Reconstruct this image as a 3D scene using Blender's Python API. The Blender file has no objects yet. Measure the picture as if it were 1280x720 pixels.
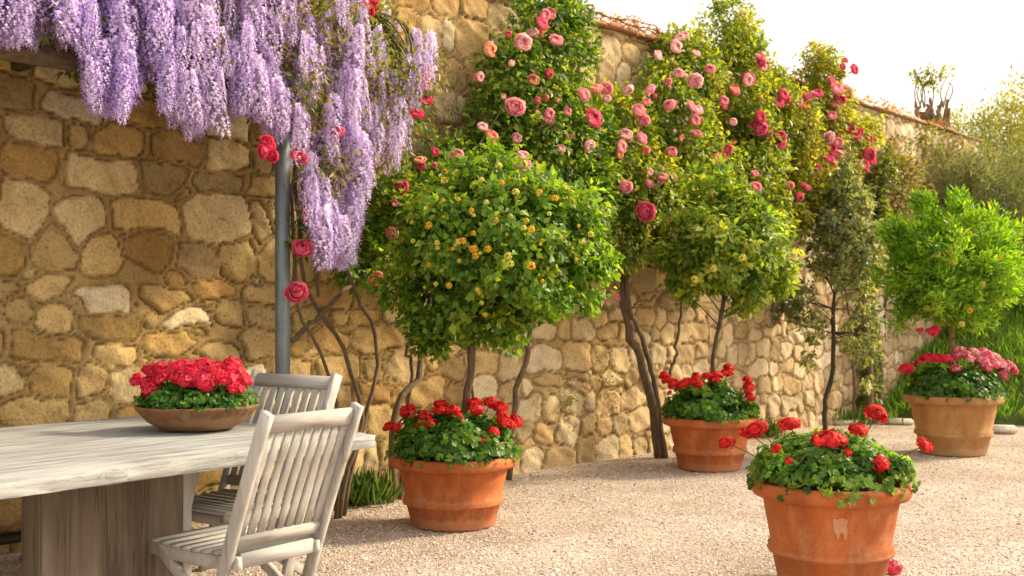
import bpy, bmesh, math, random
import numpy as np
from mathutils import Vector, Matrix

random.seed(11)
rng = np.random.default_rng(11)
C = bpy.context.scene.collection
R = math.radians
F = 1400.0      # focal length in photo pixels (1280 wide)
H = 1.30        # camera height
HY = 390.0      # horizon row

# ---------------------------------------------------------------- frames
WN = np.array([0.737, -0.676, 0.0])        # wall normal, towards the terrace
WD = np.array([0.676, 0.737, 0.0])         # along the wall, receding
WC = -6.074
TD = np.array([0.596, 0.803, 0.0])         # along the table
TN = np.array([0.803, -0.596, 0.0])

def ray(px, py, Z):
    return np.array([(px - 640) / F * Z, Z, H + (HY - py) / F * Z])
def WP(px, py, d):
    "point seen at a photo position, d metres in front of the wall face"
    u = (px - 640) / F
    return ray(px, py, (WC + d) / (0.737 * u - 0.676))
def ground(px, py):
    return ray(px, py, F * H / (py - HY))
def WS(s, d, z):
    p = WD * s + WN * (WC + d)
    return np.array([p[0], p[1], z])

# ---------------------------------------------------------------- object helpers
def props(o, label=None, cat=None, group=None, kind=None):
    if label: o['label'] = label
    if cat: o['category'] = cat
    if group: o['group'] = group
    if kind: o['kind'] = kind
    return o
def thing(name, label, cat, loc=(0, 0, 0), rz=0, group=None):
    o = bpy.data.objects.new(name, None); C.objects.link(o)
    o.location = tuple(float(v) for v in loc); o.rotation_euler = (0, 0, rz)
    o.empty_display_size = .1
    return props(o, label, cat, group)
def link(name, me, parent=None, loc=(0, 0, 0)):
    o = bpy.data.objects.new(name, me); C.objects.link(o)
    o.location = tuple(float(v) for v in loc)
    if parent: o.parent = parent
    return o
def copy_tree(o, parent=None):
    c = o.copy(); C.objects.link(c); c.parent = parent
    for ch in o.children: copy_tree(ch, c)
    return c

class Geo:
    "collects vertex / face / colour arrays; build() makes ONE mesh"
    def __init__(s): s.v = []; s.f3 = []; s.f4 = []; s.c = []; s.n = 0
    def add(s, v, f3=None, f4=None, col=(1, 1, 1)):
        v = np.asarray(v, float).reshape(-1, 3)
        s.v.append(v)
        if f3 is not None and len(f3): s.f3.append(np.asarray(f3, int) + s.n)
        if f4 is not None and len(f4): s.f4.append(np.asarray(f4, int) + s.n)
        col = np.asarray(col, float)
        if col.ndim == 1: col = np.tile(col, (len(v), 1))
        s.c.append(col); s.n += len(v)
    def arrays(s):
        v = np.concatenate(s.v); c = np.concatenate(s.c)
        f3 = np.concatenate(s.f3) if s.f3 else np.zeros((0, 3), int)
        f4 = np.concatenate(s.f4) if s.f4 else np.zeros((0, 4), int)
        return v, c, f3, f4
    def mesh(s, name, mat, smooth=False):
        v, c, f3, f4 = s.arrays()
        me = bpy.data.meshes.new(name)
        me.vertices.add(len(v)); me.vertices.foreach_set('co', v.ravel())
        nl = len(f3) * 3 + len(f4) * 4
        me.loops.add(nl)
        me.loops.foreach_set('vertex_index', np.concatenate([f3.ravel(), f4.ravel()]))
        me.polygons.add(len(f3) + len(f4))
        st = np.concatenate([np.arange(len(f3)) * 3, len(f3) * 3 + np.arange(len(f4)) * 4])
        me.polygons.foreach_set('loop_start', st)
        if smooth: me.polygons.foreach_set('use_smooth', np.ones(len(st), bool))
        me.update(calc_edges=True)
        a = me.color_attributes.new('Col', 'FLOAT_COLOR', 'POINT')
        a.data.foreach_set('color', np.concatenate([c, np.ones((len(c), 1))], 1).ravel())
        me.materials.append(mat)
        return me
    def build(s, name, mat, parent=None, loc=(0, 0, 0), smooth=False):
        if not s.v: return None
        return link(name, s.mesh(name, mat, smooth), parent, loc)

def unit(a):
    a = np.asarray(a, float)
    return a / np.maximum(np.linalg.norm(a, axis=-1, keepdims=True), 1e-9)

def tube(g, pts, rad, n=7, col=(1, 1, 1), caps=True, wob=0.0):
    pts = np.asarray(pts, float); k = len(pts)
    rad = np.broadcast_to(np.asarray(rad, float), (k,)) if np.ndim(rad) else np.full(k, rad)
    tan = unit(np.gradient(pts, axis=0))
    ref = np.array([0.31, 0.17, 0.93]) if abs(tan[0][2]) < .8 else np.array([1.0, 0.2, 0.0])
    e1 = unit(np.cross(tan, ref)); e2 = np.cross(tan, e1)
    a = np.linspace(0, 2 * np.pi, n, endpoint=False)
    rr = rad[:, None] * (1 + wob * rng.normal(0, 1, (k, n)))
    v = pts[:, None] + rr[..., None] * (np.cos(a)[None, :, None] * e1[:, None] + np.sin(a)[None, :, None] * e2[:, None])
    i, j = np.meshgrid(np.arange(k - 1), np.arange(n), indexing='ij')
    j2 = (j + 1) % n
    f = np.stack([i * n + j, i * n + j2, (i + 1) * n + j2, (i + 1) * n + j], -1).reshape(-1, 4)
    v = v.reshape(-1, 3); f3 = []
    if caps:
        v = np.concatenate([v, pts[:1], pts[-1:]])
        f3 = [(k * n, (q + 1) % n, q) for q in range(n)] + [(k * n + 1, (k - 1) * n + q, (k - 1) * n + (q + 1) % n) for q in range(n)]
    g.add(v, f3, f, col)

def spline(ctrl, n=16, jit=0.0):
    "Catmull-Rom through the control points"
    P = np.asarray(ctrl, float)
    P = np.concatenate([[2 * P[0] - P[1]], P, [2 * P[-1] - P[-2]]])
    out = []
    for t in np.linspace(0, len(P) - 3 - 1e-6, n):
        i = int(t); f = t - i; p0, p1, p2, p3 = P[i:i + 4]
        out.append(.5 * ((2 * p1) + (p2 - p0) * f + (2 * p0 - 5 * p1 + 4 * p2 - p3) * f * f + (3 * p1 - p0 - 3 * p2 + p3) * f ** 3))
    out = np.array(out)
    if jit: out[1:-1] += rng.normal(0, jit, (n - 2, 3))
    return out

def leaves(g, pos, direc, up, size, aspect, cols, fold=0.18, wide=0.45):
    "pointed leaves: base, left, tip, right, folded on the midrib"
    n = len(pos)
    if n == 0: return
    d = unit(direc); s = unit(np.cross(d, up)); nn = np.cross(s, d)
    L = np.broadcast_to(size, (n,))[:, None]; w = L * aspect * .5
    base = pos; tip = pos + d * L
    mid = pos + d * L * wide
    l = mid - s * w + nn * w * fold * 2; r = mid + s * w + nn * w * fold * 2
    tip = tip - nn * L * .12
    v = np.stack([base, l, tip, r], 1).reshape(-1, 3)
    k = np.arange(n)[:, None] * 4
    f = np.concatenate([k + [[0, 2, 1]], k + [[0, 3, 2]]])
    g.add(v, f, None, np.repeat(cols, 4, 0))

def palette(n, cols, wts=None, jit=.18):
    cols = np.asarray(cols, float)
    wts = None if wts is None else np.asarray(wts, float) / sum(wts)
    c = cols[rng.choice(len(cols), n, p=wts)]
    c = c * np.clip(rng.normal(1, jit, (n, 1)), .45, 1.7)
    return c * (1 + rng.normal(0, .06, (n, 3)))

def rand_dirs(n): return unit(rng.normal(0, 1, (n, 3)))

def clump_leaves(g, centres, radii, out, per, size, aspect, pal, wts=None, gravity=.25, outw=.8, jit=.18, szj=.25, stretch=(1, 1, 1), wide=.45):
    "leaf clumps: each centre gets PER leaves in a ball; out = outward direction per centre"
    n = len(centres)
    if n == 0: return
    idx = np.repeat(np.arange(n), per)
    m = len(idx)
    off = rand_dirs(m) * (rng.random((m, 1)) ** .45) * radii[idx][:, None] * np.array(stretch)
    pos = centres[idx] + off
    d = unit(rand_dirs(m) * .8 + unit(off) * .5 + out[idx] * outw + np.array([0, 0, -gravity]))
    up = unit(rand_dirs(m) * .6 + np.array([0, 0, .55]) + out[idx] * 1.0 + unit(off) * .5)
    cc = palette(n, pal, wts, jit * .6)[idx] * .5 + palette(m, pal, wts, jit) * .5
    leaves(g, pos, d, up, size * np.clip(rng.normal(1, szj, m), .45, 1.7), aspect, np.clip(cc, .003, 1), wide=wide)

# ---------------------------------------------------------------- materials
def new_mat(name):
    m = bpy.data.materials.new(name); m.use_nodes = True
    nt = m.node_tree; nt.nodes.clear()
    o = nt.nodes.new('ShaderNodeOutputMaterial')
    return m, nt, o
def N(nt, t, **kw):
    n = nt.nodes.new(t)
    for k, v in kw.items():
        if k.startswith('i_'):
            key = k[2:]
            key = int(key) if key.isdigit() else key.replace('_', ' ')
            n.inputs[key].default_value = v
        else: setattr(n, k, v)
    return n
def ramp(nt, stops):
    r = N(nt, 'ShaderNodeValToRGB'); e = r.color_ramp.elements
    while len(e) < len(stops): e.new(.5)
    for i, (p, c) in enumerate(stops):
        e[i].position = p; e[i].color = (*c, 1) if len(c) == 3 else c
    return r
def mixc(nt, fac, a, b, mode='MIX'):
    m = N(nt, 'ShaderNodeMix', data_type='RGBA', blend_type=mode)
    for sock, val in ((m.inputs[0], fac), (m.inputs[6], a), (m.inputs[7], b)):
        if hasattr(val, 'is_linked') or hasattr(val, 'links'): nt.links.new(val, sock)
        else: sock.default_value = val if not isinstance(val, tuple) or len(val) != 3 else (*val, 1)
    return m.outputs[2]

def leaf_mat(name, trans=.35, rough=.5, tint=(1.25, 1.2, .5), coat=0.0):
    m, nt, o = new_mat(name)
    a = N(nt, 'ShaderNodeAttribute', attribute_name='Col')
    b = N(nt, 'ShaderNodeBsdfPrincipled', i_Roughness=rough)
    b.inputs['Specular IOR Level'].default_value = .35
    t = N(nt, 'ShaderNodeBsdfTranslucent')
    tc = mixc(nt, 1.0, a.outputs['Color'], tint, 'MULTIPLY')
    mx = N(nt, 'ShaderNodeMixShader', i_0=trans)
    nt.links.new(a.outputs['Color'], b.inputs['Base Color']); nt.links.new(tc, t.inputs[0])
    nt.links.new(b.outputs[0], mx.inputs[1]); nt.links.new(t.outputs[0], mx.inputs[2])
    nt.links.new(mx.outputs[0], o.inputs[0])
    return m
M_LEAF = leaf_mat('leaf', .48, .42, (2.0, 1.75, .5))
M_PETAL = leaf_mat('petal', .35, .6, (1.15, 1.05, 1.05))
M_GRASS = leaf_mat('grass_blade', .4, .6, (1.4, 1.35, .5))

def attr_mat(name, rough=.8, noise=30.0, amt=.35, bump=.3, stretch=(1, 1, 1), spec=.3):
    m, nt, o = new_mat(name)
    a = N(nt, 'ShaderNodeAttribute', attribute_name='Col')
    tc = N(nt, 'ShaderNodeTexCoord'); mp = N(nt, 'ShaderNodeMapping'); mp.inputs['Scale'].default_value = stretch
    nz = N(nt, 'ShaderNodeTexNoise', i_Scale=noise, i_Detail=5.0, i_Roughness=.65)
    nt.links.new(tc.outputs['Object'], mp.inputs[0]); nt.links.new(mp.outputs[0], nz.inputs['Vector'])
    r = ramp(nt, [(.3, (1 - amt,) * 3), (.7, (1 + amt * .6,) * 3)])
    nt.links.new(nz.outputs[0], r.inputs[0])
    c = mixc(nt, 1.0, a.outputs['Color'], r.outputs[0], 'MULTIPLY')
    b = N(nt, 'ShaderNodeBsdfPrincipled', i_Roughness=rough); b.inputs['Specular IOR Level'].default_value = spec
    bp = N(nt, 'ShaderNodeBump', i_Strength=bump, i_Distance=.01)
    nt.links.new(nz.outputs[0], bp.inputs['Height']); nt.links.new(bp.outputs[0], b.inputs['Normal'])
    nt.links.new(c, b.inputs['Base Color']); nt.links.new(b.outputs[0], o.inputs[0])
    return m
M_BARK = attr_mat('bark', .9, 40, .5, .8, (1, 1, .25))
M_PEBBLE = attr_mat('pebble', .85, 60, .2, .2)

# rubble stone
def stone_mat():
    m, nt, o = new_mat('rubble_stone')
    a = N(nt, 'ShaderNodeAttribute', attribute_name='Col')
    tc = N(nt, 'ShaderNodeTexCoord')
    n1 = N(nt, 'ShaderNodeTexNoise', i_Scale=7.0, i_Detail=6.0, i_Roughness=.7)
    n2 = N(nt, 'ShaderNodeTexNoise', i_Scale=55.0, i_Detail=6.0, i_Roughness=.75)
    n3 = N(nt, 'ShaderNodeTexNoise', i_Scale=1.1, i_Detail=3.0)
    n4 = N(nt, 'ShaderNodeTexVoronoi', i_Scale=38.0)
    for n in (n1, n2, n3, n4): nt.links.new(tc.outputs['Object'], n.inputs['Vector'])
    r1 = ramp(nt, [(.3, (.72, .66, .56)), (.46, (.98, .97, .95)), (.6, (1.08, 1.07, 1.05)), (.74, (1.38, 1.38, 1.34))]); nt.links.new(n1.outputs[0], r1.inputs[0])
    r2 = ramp(nt, [(.34, (.62, .56, .47)), (.48, (1, 1, 1)), (.66, (1.2, 1.19, 1.16))]); nt.links.new(n2.outputs[0], r2.inputs[0])
    r3 = ramp(nt, [(.35, (.85, .78, .66)), (.65, (1.08, 1.08, 1.08))]); nt.links.new(n3.outputs[0], r3.inputs[0])
    r4 = ramp(nt, [(.0, (.55, .5, .42)), (.14, (1, 1, 1))]); nt.links.new(n4.outputs['Distance'], r4.inputs[0])
    c = mixc(nt, 1.0, a.outputs['Color'], r1.outputs[0], 'MULTIPLY')
    c = mixc(nt, 1.0, c, r2.outputs[0], 'MULTIPLY')
    c = mixc(nt, 1.0, c, r3.outputs[0], 'MULTIPLY')
    c = mixc(nt, .35, c, r4.outputs[0], 'MULTIPLY')
    b = N(nt, 'ShaderNodeBsdfPrincipled', i_Roughness=.9); b.inputs['Specular IOR Level'].default_value = .2
    ad = N(nt, 'ShaderNodeMath', operation='ADD'); nt.links.new(n2.outputs[0], ad.inputs[0]); nt.links.new(n1.outputs[0], ad.inputs[1])
    bp = N(nt, 'ShaderNodeBump', i_Strength=.75, i_Distance=.012)
    nt.links.new(ad.outputs[0], bp.inputs['Height']); nt.links.new(bp.outputs[0], b.inputs['Normal'])
    nt.links.new(c, b.inputs['Base Color']); nt.links.new(b.outputs[0], o.inputs[0])
    return m
M_STONE = stone_mat()

def gravel_mat():
    m, nt, o = new_mat('gravel')
    tc = N(nt, 'ShaderNodeTexCoord')
    v1 = N(nt, 'ShaderNodeTexVoronoi', i_Scale=95.0); v1.inputs['Randomness'].default_value = 1
    v2 = N(nt, 'ShaderNodeTexVoronoi', i_Scale=190.0)
    n1 = N(nt, 'ShaderNodeTexNoise', i_Scale=1.3, i_Detail=5.0, i_Roughness=.6)
    n2 = N(nt, 'ShaderNodeTexNoise', i_Scale=26.0, i_Detail=4.0)
    for n in (v1, v2, n1, n2): nt.links.new(tc.outputs['Object'], n.inputs['Vector'])
    sep = N(nt, 'ShaderNodeSeparateColor'); nt.links.new(v1.outputs['Color'], sep.inputs[0])
    r = ramp(nt, [(0, (.22, .17, .14)), (.15, (.43, .35, .30)), (.5, (.57, .49, .43)), (.8, (.67, .59, .53)), (1, (.82, .76, .69))])
    nt.links.new(sep.outputs[0], r.inputs[0])
    r1 = ramp(nt, [(.3, (.70, .63, .56)), (.65, (1.05, 1.03, 1.0))]); nt.links.new(n1.outputs[0], r1.inputs[0])
    r2 = ramp(nt, [(.3, (.72, .68, .62)), (.6, (1.05, 1.05, 1.05))]); nt.links.new(n2.outputs[0], r2.inputs[0])
    c = mixc(nt, 1.0, r.outputs[0], r1.outputs[0], 'MULTIPLY'); c = mixc(nt, .7, c, r2.outputs[0], 'MULTIPLY')
    b = N(nt, 'ShaderNodeBsdfPrincipled', i_Roughness=.9); b.inputs['Specular IOR Level'].default_value = .2
    h = N(nt, 'ShaderNodeMath', operation='SUBTRACT'); h.inputs[0].default_value = 1; nt.links.new(v1.outputs['Distance'], h.inputs[1])
    h2 = N(nt, 'ShaderNodeMath', operation='MULTIPLY_ADD'); nt.links.new(v2.outputs['Distance'], h2.inputs[0]); h2.inputs[1].default_value = -.5; nt.links.new(h.outputs[0], h2.inputs[2])
    bp = N(nt, 'ShaderNodeBump', i_Strength=.8, i_Distance=.01)
    nt.links.new(h2.outputs[0], bp.inputs['Height']); nt.links.new(bp.outputs[0], b.inputs['Normal'])
    nt.links.new(c, b.inputs['Base Color']); nt.links.new(b.outputs[0], o.inputs[0])
    return m
M_GRAVEL = gravel_mat()

def terracotta(name, base, pale, dark, amt=.6):
    m, nt, o = new_mat(name)
    tc = N(nt, 'ShaderNodeTexCoord')
    n1 = N(nt, 'ShaderNodeTexNoise', i_Scale=3.2, i_Detail=6.0, i_Roughness=.62)
    n2 = N(nt, 'ShaderNodeTexNoise', i_Scale=9.0, i_Detail=5.0, i_Roughness=.7)
    n3 = N(nt, 'ShaderNodeTexNoise', i_Scale=120.0, i_Detail=3.0)
    mp = N(nt, 'ShaderNodeMapping'); mp.inputs['Scale'].default_value = (1, 1, .5)
    nt.links.new(tc.outputs['Object'], mp.inputs[0])
    for n in (n1, n2): nt.links.new(mp.outputs[0], n.inputs['Vector'])
    nt.links.new(tc.outputs['Object'], n3.inputs['Vector'])
    r1 = ramp(nt, [(.38, base), (.64, dark)]); nt.links.new(n1.outputs[0], r1.inputs[0])
    r2 = ramp(nt, [(.48, (0, 0, 0)), (.70, (amt,) * 3)]); nt.links.new(n2.outputs[0], r2.inputs[0])
    c = mixc(nt, r2.outputs[0], r1.outputs[0], pale)
    sx = N(nt, 'ShaderNodeSeparateXYZ'); nt.links.new(tc.outputs['Object'], sx.inputs[0])
    hb = N(nt, 'ShaderNodeMath', operation='MULTIPLY_ADD'); nt.links.new(n2.outputs[0], hb.inputs[0]); hb.inputs[1].default_value = -.12; nt.links.new(sx.outputs[2], hb.inputs[2])
    rz = ramp(nt, [(-.0, (.55, .55, .55)), (.02, (.12,) * 3), (.09, (0,) * 3), (.115, (.25,) * 3), (.135, (0,) * 3)]); nt.links.new(hb.outputs[0], rz.inputs[0])
    c = mixc(nt, rz.outputs[0], c, pale)
    r3 = ramp(nt, [(.3, (.86,) * 3), (.6, (1.04,) * 3)]); nt.links.new(n3.outputs[0], r3.inputs[0])
    c = mixc(nt, 1.0, c, r3.outputs[0], 'MULTIPLY')
    b = N(nt, 'ShaderNodeBsdfPrincipled', i_Roughness=.78); b.inputs['Specular IOR Level'].default_value = .3
    bp = N(nt, 'ShaderNodeBump', i_Strength=.25, i_Distance=.006)
    nt.links.new(n2.outputs[0], bp.inputs['Height']); nt.links.new(bp.outputs[0], b.inputs['Normal'])
    nt.links.new(c, b.inputs['Base Color']); nt.links.new(b.outputs[0], o.inputs[0])
    return m
M_TERRA = terracotta('terracotta', (.52, .145, .035), (.58, .30, .16), (.30, .075, .02), .4)
M_TERRA_B = terracotta('pale_terracotta', (.46, .23, .08), (.52, .37, .2), (.32, .15, .05), .45)
M_TERRA_C = terracotta('aged_bowl_clay', (.22, .10, .04), (.38, .22, .11), (.09, .04, .02), .5)
M_CHIP = terracotta('chipped_clay', (.56, .27, .15), (.62, .40, .28), (.46, .19, .09), .7)

def wood(name, cols, scale=(60, 3, 60), grainamt=.6, rough=.75, crack=.75):
    m, nt, o = new_mat(name)
    tc = N(nt, 'ShaderNodeTexCoord'); mp = N(nt, 'ShaderNodeMapping'); mp.inputs['Scale'].default_value = scale
    n1 = N(nt, 'ShaderNodeTexNoise', i_Scale=1.0, i_Detail=8.0, i_Roughness=.68, i_Distortion=.5)
    n2 = N(nt, 'ShaderNodeTexNoise', i_Scale=2.2, i_Detail=4.0)
    nt.links.new(tc.outputs['Object'], mp.inputs[0]); nt.links.new(mp.outputs[0], n1.inputs['Vector'])
    nt.links.new(tc.outputs['Object'], n2.inputs['Vector'])
    r = ramp(nt, [(.28, cols[0]), (.42, cols[1]), (.58, cols[2]), (.8, cols[3])]); nt.links.new(n1.outputs[0], r.inputs[0])
    r2 = ramp(nt, [(.3, (.78, .76, .72)), (.68, (1.08, 1.08, 1.08))]); nt.links.new(n2.outputs[0], r2.inputs[0])
    c = mixc(nt, .8, r.outputs[0], r2.outputs[0], 'MULTIPLY')
    mp2 = N(nt, 'ShaderNodeMapping'); mp2.inputs['Scale'].default_value = tuple(v * (1.5 if v > 10 else .45) for v in scale); nt.links.new(tc.outputs['Object'], mp2.inputs[0])
    n5 = N(nt, 'ShaderNodeTexNoise', i_Scale=1.0, i_Detail=3.0, i_Roughness=.5); nt.links.new(mp2.outputs[0], n5.inputs['Vector'])
    r5 = ramp(nt, [(.0, (1, 1, 1)), (.485, (1, 1, 1)), (.5, (.38, .36, .33)), (.515, (1, 1, 1))]); nt.links.new(n5.outputs[0], r5.inputs[0])
    c = mixc(nt, crack, c, r5.outputs[0], 'MULTIPLY')
    b = N(nt, 'ShaderNodeBsdfPrincipled', i_Roughness=rough); b.inputs['Specular IOR Level'].default_value = .3
    bp = N(nt, 'ShaderNodeBump', i_Strength=grainamt, i_Distance=.004)
    nt.links.new(n1.outputs[0], bp.inputs['Height']); nt.links.new(bp.outputs[0], b.inputs['Normal'])
    nt.links.new(c, b.inputs['Base Color']); nt.links.new(b.outputs[0], o.inputs[0])
    return m
M_TABLE = wood('weathered_table_wood', [(.08, .08, .08), (.27, .275, .28), (.41, .42, .43), (.54, .56, .58)], (2.2, 34, 34), 1.0)
M_LEGW = wood('weathered_leg_wood', [(.06, .045, .035), (.14, .105, .08), (.20, .155, .12), (.30, .25, .20)], (14, 14, 1.0), .6)
M_TEAK = wood('silvered_teak', [(.20, .18, .17), (.37, .35, .33), (.47, .455, .44), (.58, .57, .56)], (18, 18, 2.0), .3, .75, .2)
M_TEAKX = wood('silvered_teak_across', [(.20, .18, .17), (.37, .35, .33), (.47, .455, .44), (.58, .57, .56)], (2.0, 18, 18), .3, .75, .2)
M_DARKW = wood('dark_bench_wood', [(.02, .015, .012), (.04, .03, .02), (.06, .045, .03), (.09, .07, .05)], (3, 30, 30), .4)
M_BEAM = wood('pergola_timber', [(.05, .035, .02), (.10, .07, .04), (.14, .10, .06), (.2, .15, .09)], (3, 30, 30), .5)

def plain(name, col, rough=.6, metal=0.0, nscale=40, amt=.15):
    m, nt, o = new_mat(name)
    tc = N(nt, 'ShaderNodeTexCoord'); n = N(nt, 'ShaderNodeTexNoise', i_Scale=nscale, i_Detail=4.0)
    nt.links.new(tc.outputs['Object'], n.inputs['Vector'])
    r = ramp(nt, [(.3, tuple(c * (1 - amt) for c in col)), (.7, tuple(min(1, c * (1 + amt)) for c in col))]); nt.links.new(n.outputs[0], r.inputs[0])
    b = N(nt, 'ShaderNodeBsdfPrincipled', i_Roughness=rough, i_Metallic=metal)
    nt.links.new(r.outputs[0], b.inputs['Base Color']); nt.links.new(b.outputs[0], o.inputs[0])
    return m
M_POST = plain('painted_steel', (.16, .20, .21), .5, .2, 14, .2)
M_SOIL = plain('potting_soil', (.05, .03, .02), .95, 0, 60, .5)
M_LIME = plain('pale_limestone', (.6, .54, .46), .9, 0, 20, .15)
M_TURF = plain('turf_earth', (.07, .10, .025), .95, 0, 6, .4)

# ---------------------------------------------------------------- ground
def grid_mesh(name, xs, ys, zf, mat, kind):
    X, Y = np.meshgrid(xs, ys, indexing='ij'); Z = zf(X, Y)
    g = Geo(); a, b = X.shape
    i, j = np.meshgrid(np.arange(a - 1), np.arange(b - 1), indexing='ij')
    f = np.stack([i * b + j, (i + 1) * b + j, (i + 1) * b + j + 1, i * b + j + 1], -1).reshape(-1, 4)
    g.add(np.stack([X, Y, Z], -1).reshape(-1, 3), None, f)
    o = g.build(name, mat, smooth=True); props(o, kind=kind); return o
g = Geo()
xs = np.array([-400, -60, -14, -6, 0, 6, 14, 60, 400.]); X, Y = np.meshgrid(xs, np.array([-60, -10, 0, 5, 10, 15, 25, 80, 600.]), indexing='ij')
n9 = 9
f = [(i * n9 + j, (i + 1) * n9 + j, (i + 1) * n9 + j + 1, i * n9 + j + 1) for i in range(8) for j in range(8)]
g.add(np.stack([X, Y, np.zeros_like(X)], -1).reshape(-1, 3), None, f)
props(g.build('ground', M_GRAVEL), kind='structure')

def bank_edge_dist(x, y):
    "distance beyond the curved edge of the lawn (positive = lawn)"
    ey = 13.7 - 1.1 * (x - 4.7) + .16 * (x - 4.7) ** 2
    ey = np.where(x > 8, 13.7 - 1.1 * 3.3 + .16 * 3.3 ** 2, ey)
    return y - ey + .12 * np.sin(x * 5.1)
def bank_h(x, y):
    d = bank_edge_dist(x, y)
    w = np.clip((x - 4.25 - .9 * (y - 13.7)) / .25, 0, 1)
    hh = np.where(d > 0, .02 + .36 * np.clip(d, 0, 4.2) ** 1.0 + .03 * np.clip(d - 4.2, 0, 30) + .03 * np.sin(x * 3) * np.sin(y * 2.3), -.15 + .0 * d)
    return np.where(w > 0, hh, -.15)
grid_mesh('grass_bank', np.arange(3.8, 24, .14), np.arange(9.8, 34, .14), bank_h, M_TURF, 'structure')

# loose gravel
def pebbles():
    g = Geo()
    n = 75000
    Z = 4.2 + (rng.random(n) ** 1.6) * 7.5
    px = rng.uniform(-60, 1340, n)
    x = (px - 640) / F * Z
    dwall = x * WN[0] + Z * WN[1] - WC
    ok = (dwall > .03) & (bank_edge_dist(x, Z) < 0)
    x, Z = x[ok], Z[ok]; n = len(x)
    r = np.clip(rng.lognormal(math.log(.0045), .36, n), .0025, .014)
    base = np.array([[1, 0, 0], [0, 1, 0], [-1, 0, 0], [0, -1, 0], [0, 0, 1.0], [.7, .7, .5], [-.7, .7, .5], [-.7, -.7, .5], [.7, -.7, .5]])
    f = np.array([[0, 5, 8], [0, 1, 5], [1, 6, 5], [1, 2, 6], [2, 7, 6], [2, 3, 7], [3, 8, 7], [3, 0, 8], [5, 6, 4], [6, 7, 4], [7, 8, 4], [8, 5, 4]])
    a = rng.random(n) * 6.28; ca, sa = np.cos(a), np.sin(a)
    v = base[None] * (1 + rng.normal(0, .16, (n, 9, 3)))
    v = v * r[:, None, None] * np.stack([rng.uniform(.9, 1.5, n), rng.uniform(.7, 1.1, n), rng.uniform(.5, .9, n)], -1)[:, None]
    vx = v[..., 0] * ca[:, None] - v[..., 1] * sa[:, None]; vy = v[..., 0] * sa[:, None] + v[..., 1] * ca[:, None]
    v = np.stack([vx + x[:, None], vy + Z[:, None], v[..., 2]], -1)
    F3 = (f[None] + (np.arange(n) * 9)[:, None, None]).reshape(-1, 3)
    col = palette(n, [(.64, .55, .51), (.54, .45, .41), (.75, .69, .65), (.33, .25, .21), (.60, .46, .41)], [4, 4, 3, 1.6, 2], .15)
    g.add(v.reshape(-1, 3), F3, None, np.repeat(np.clip(col, .03, .9), 9, 0))
    props(g.build('gravel', M_PEBBLE), kind='stuff')
pebbles()

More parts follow.
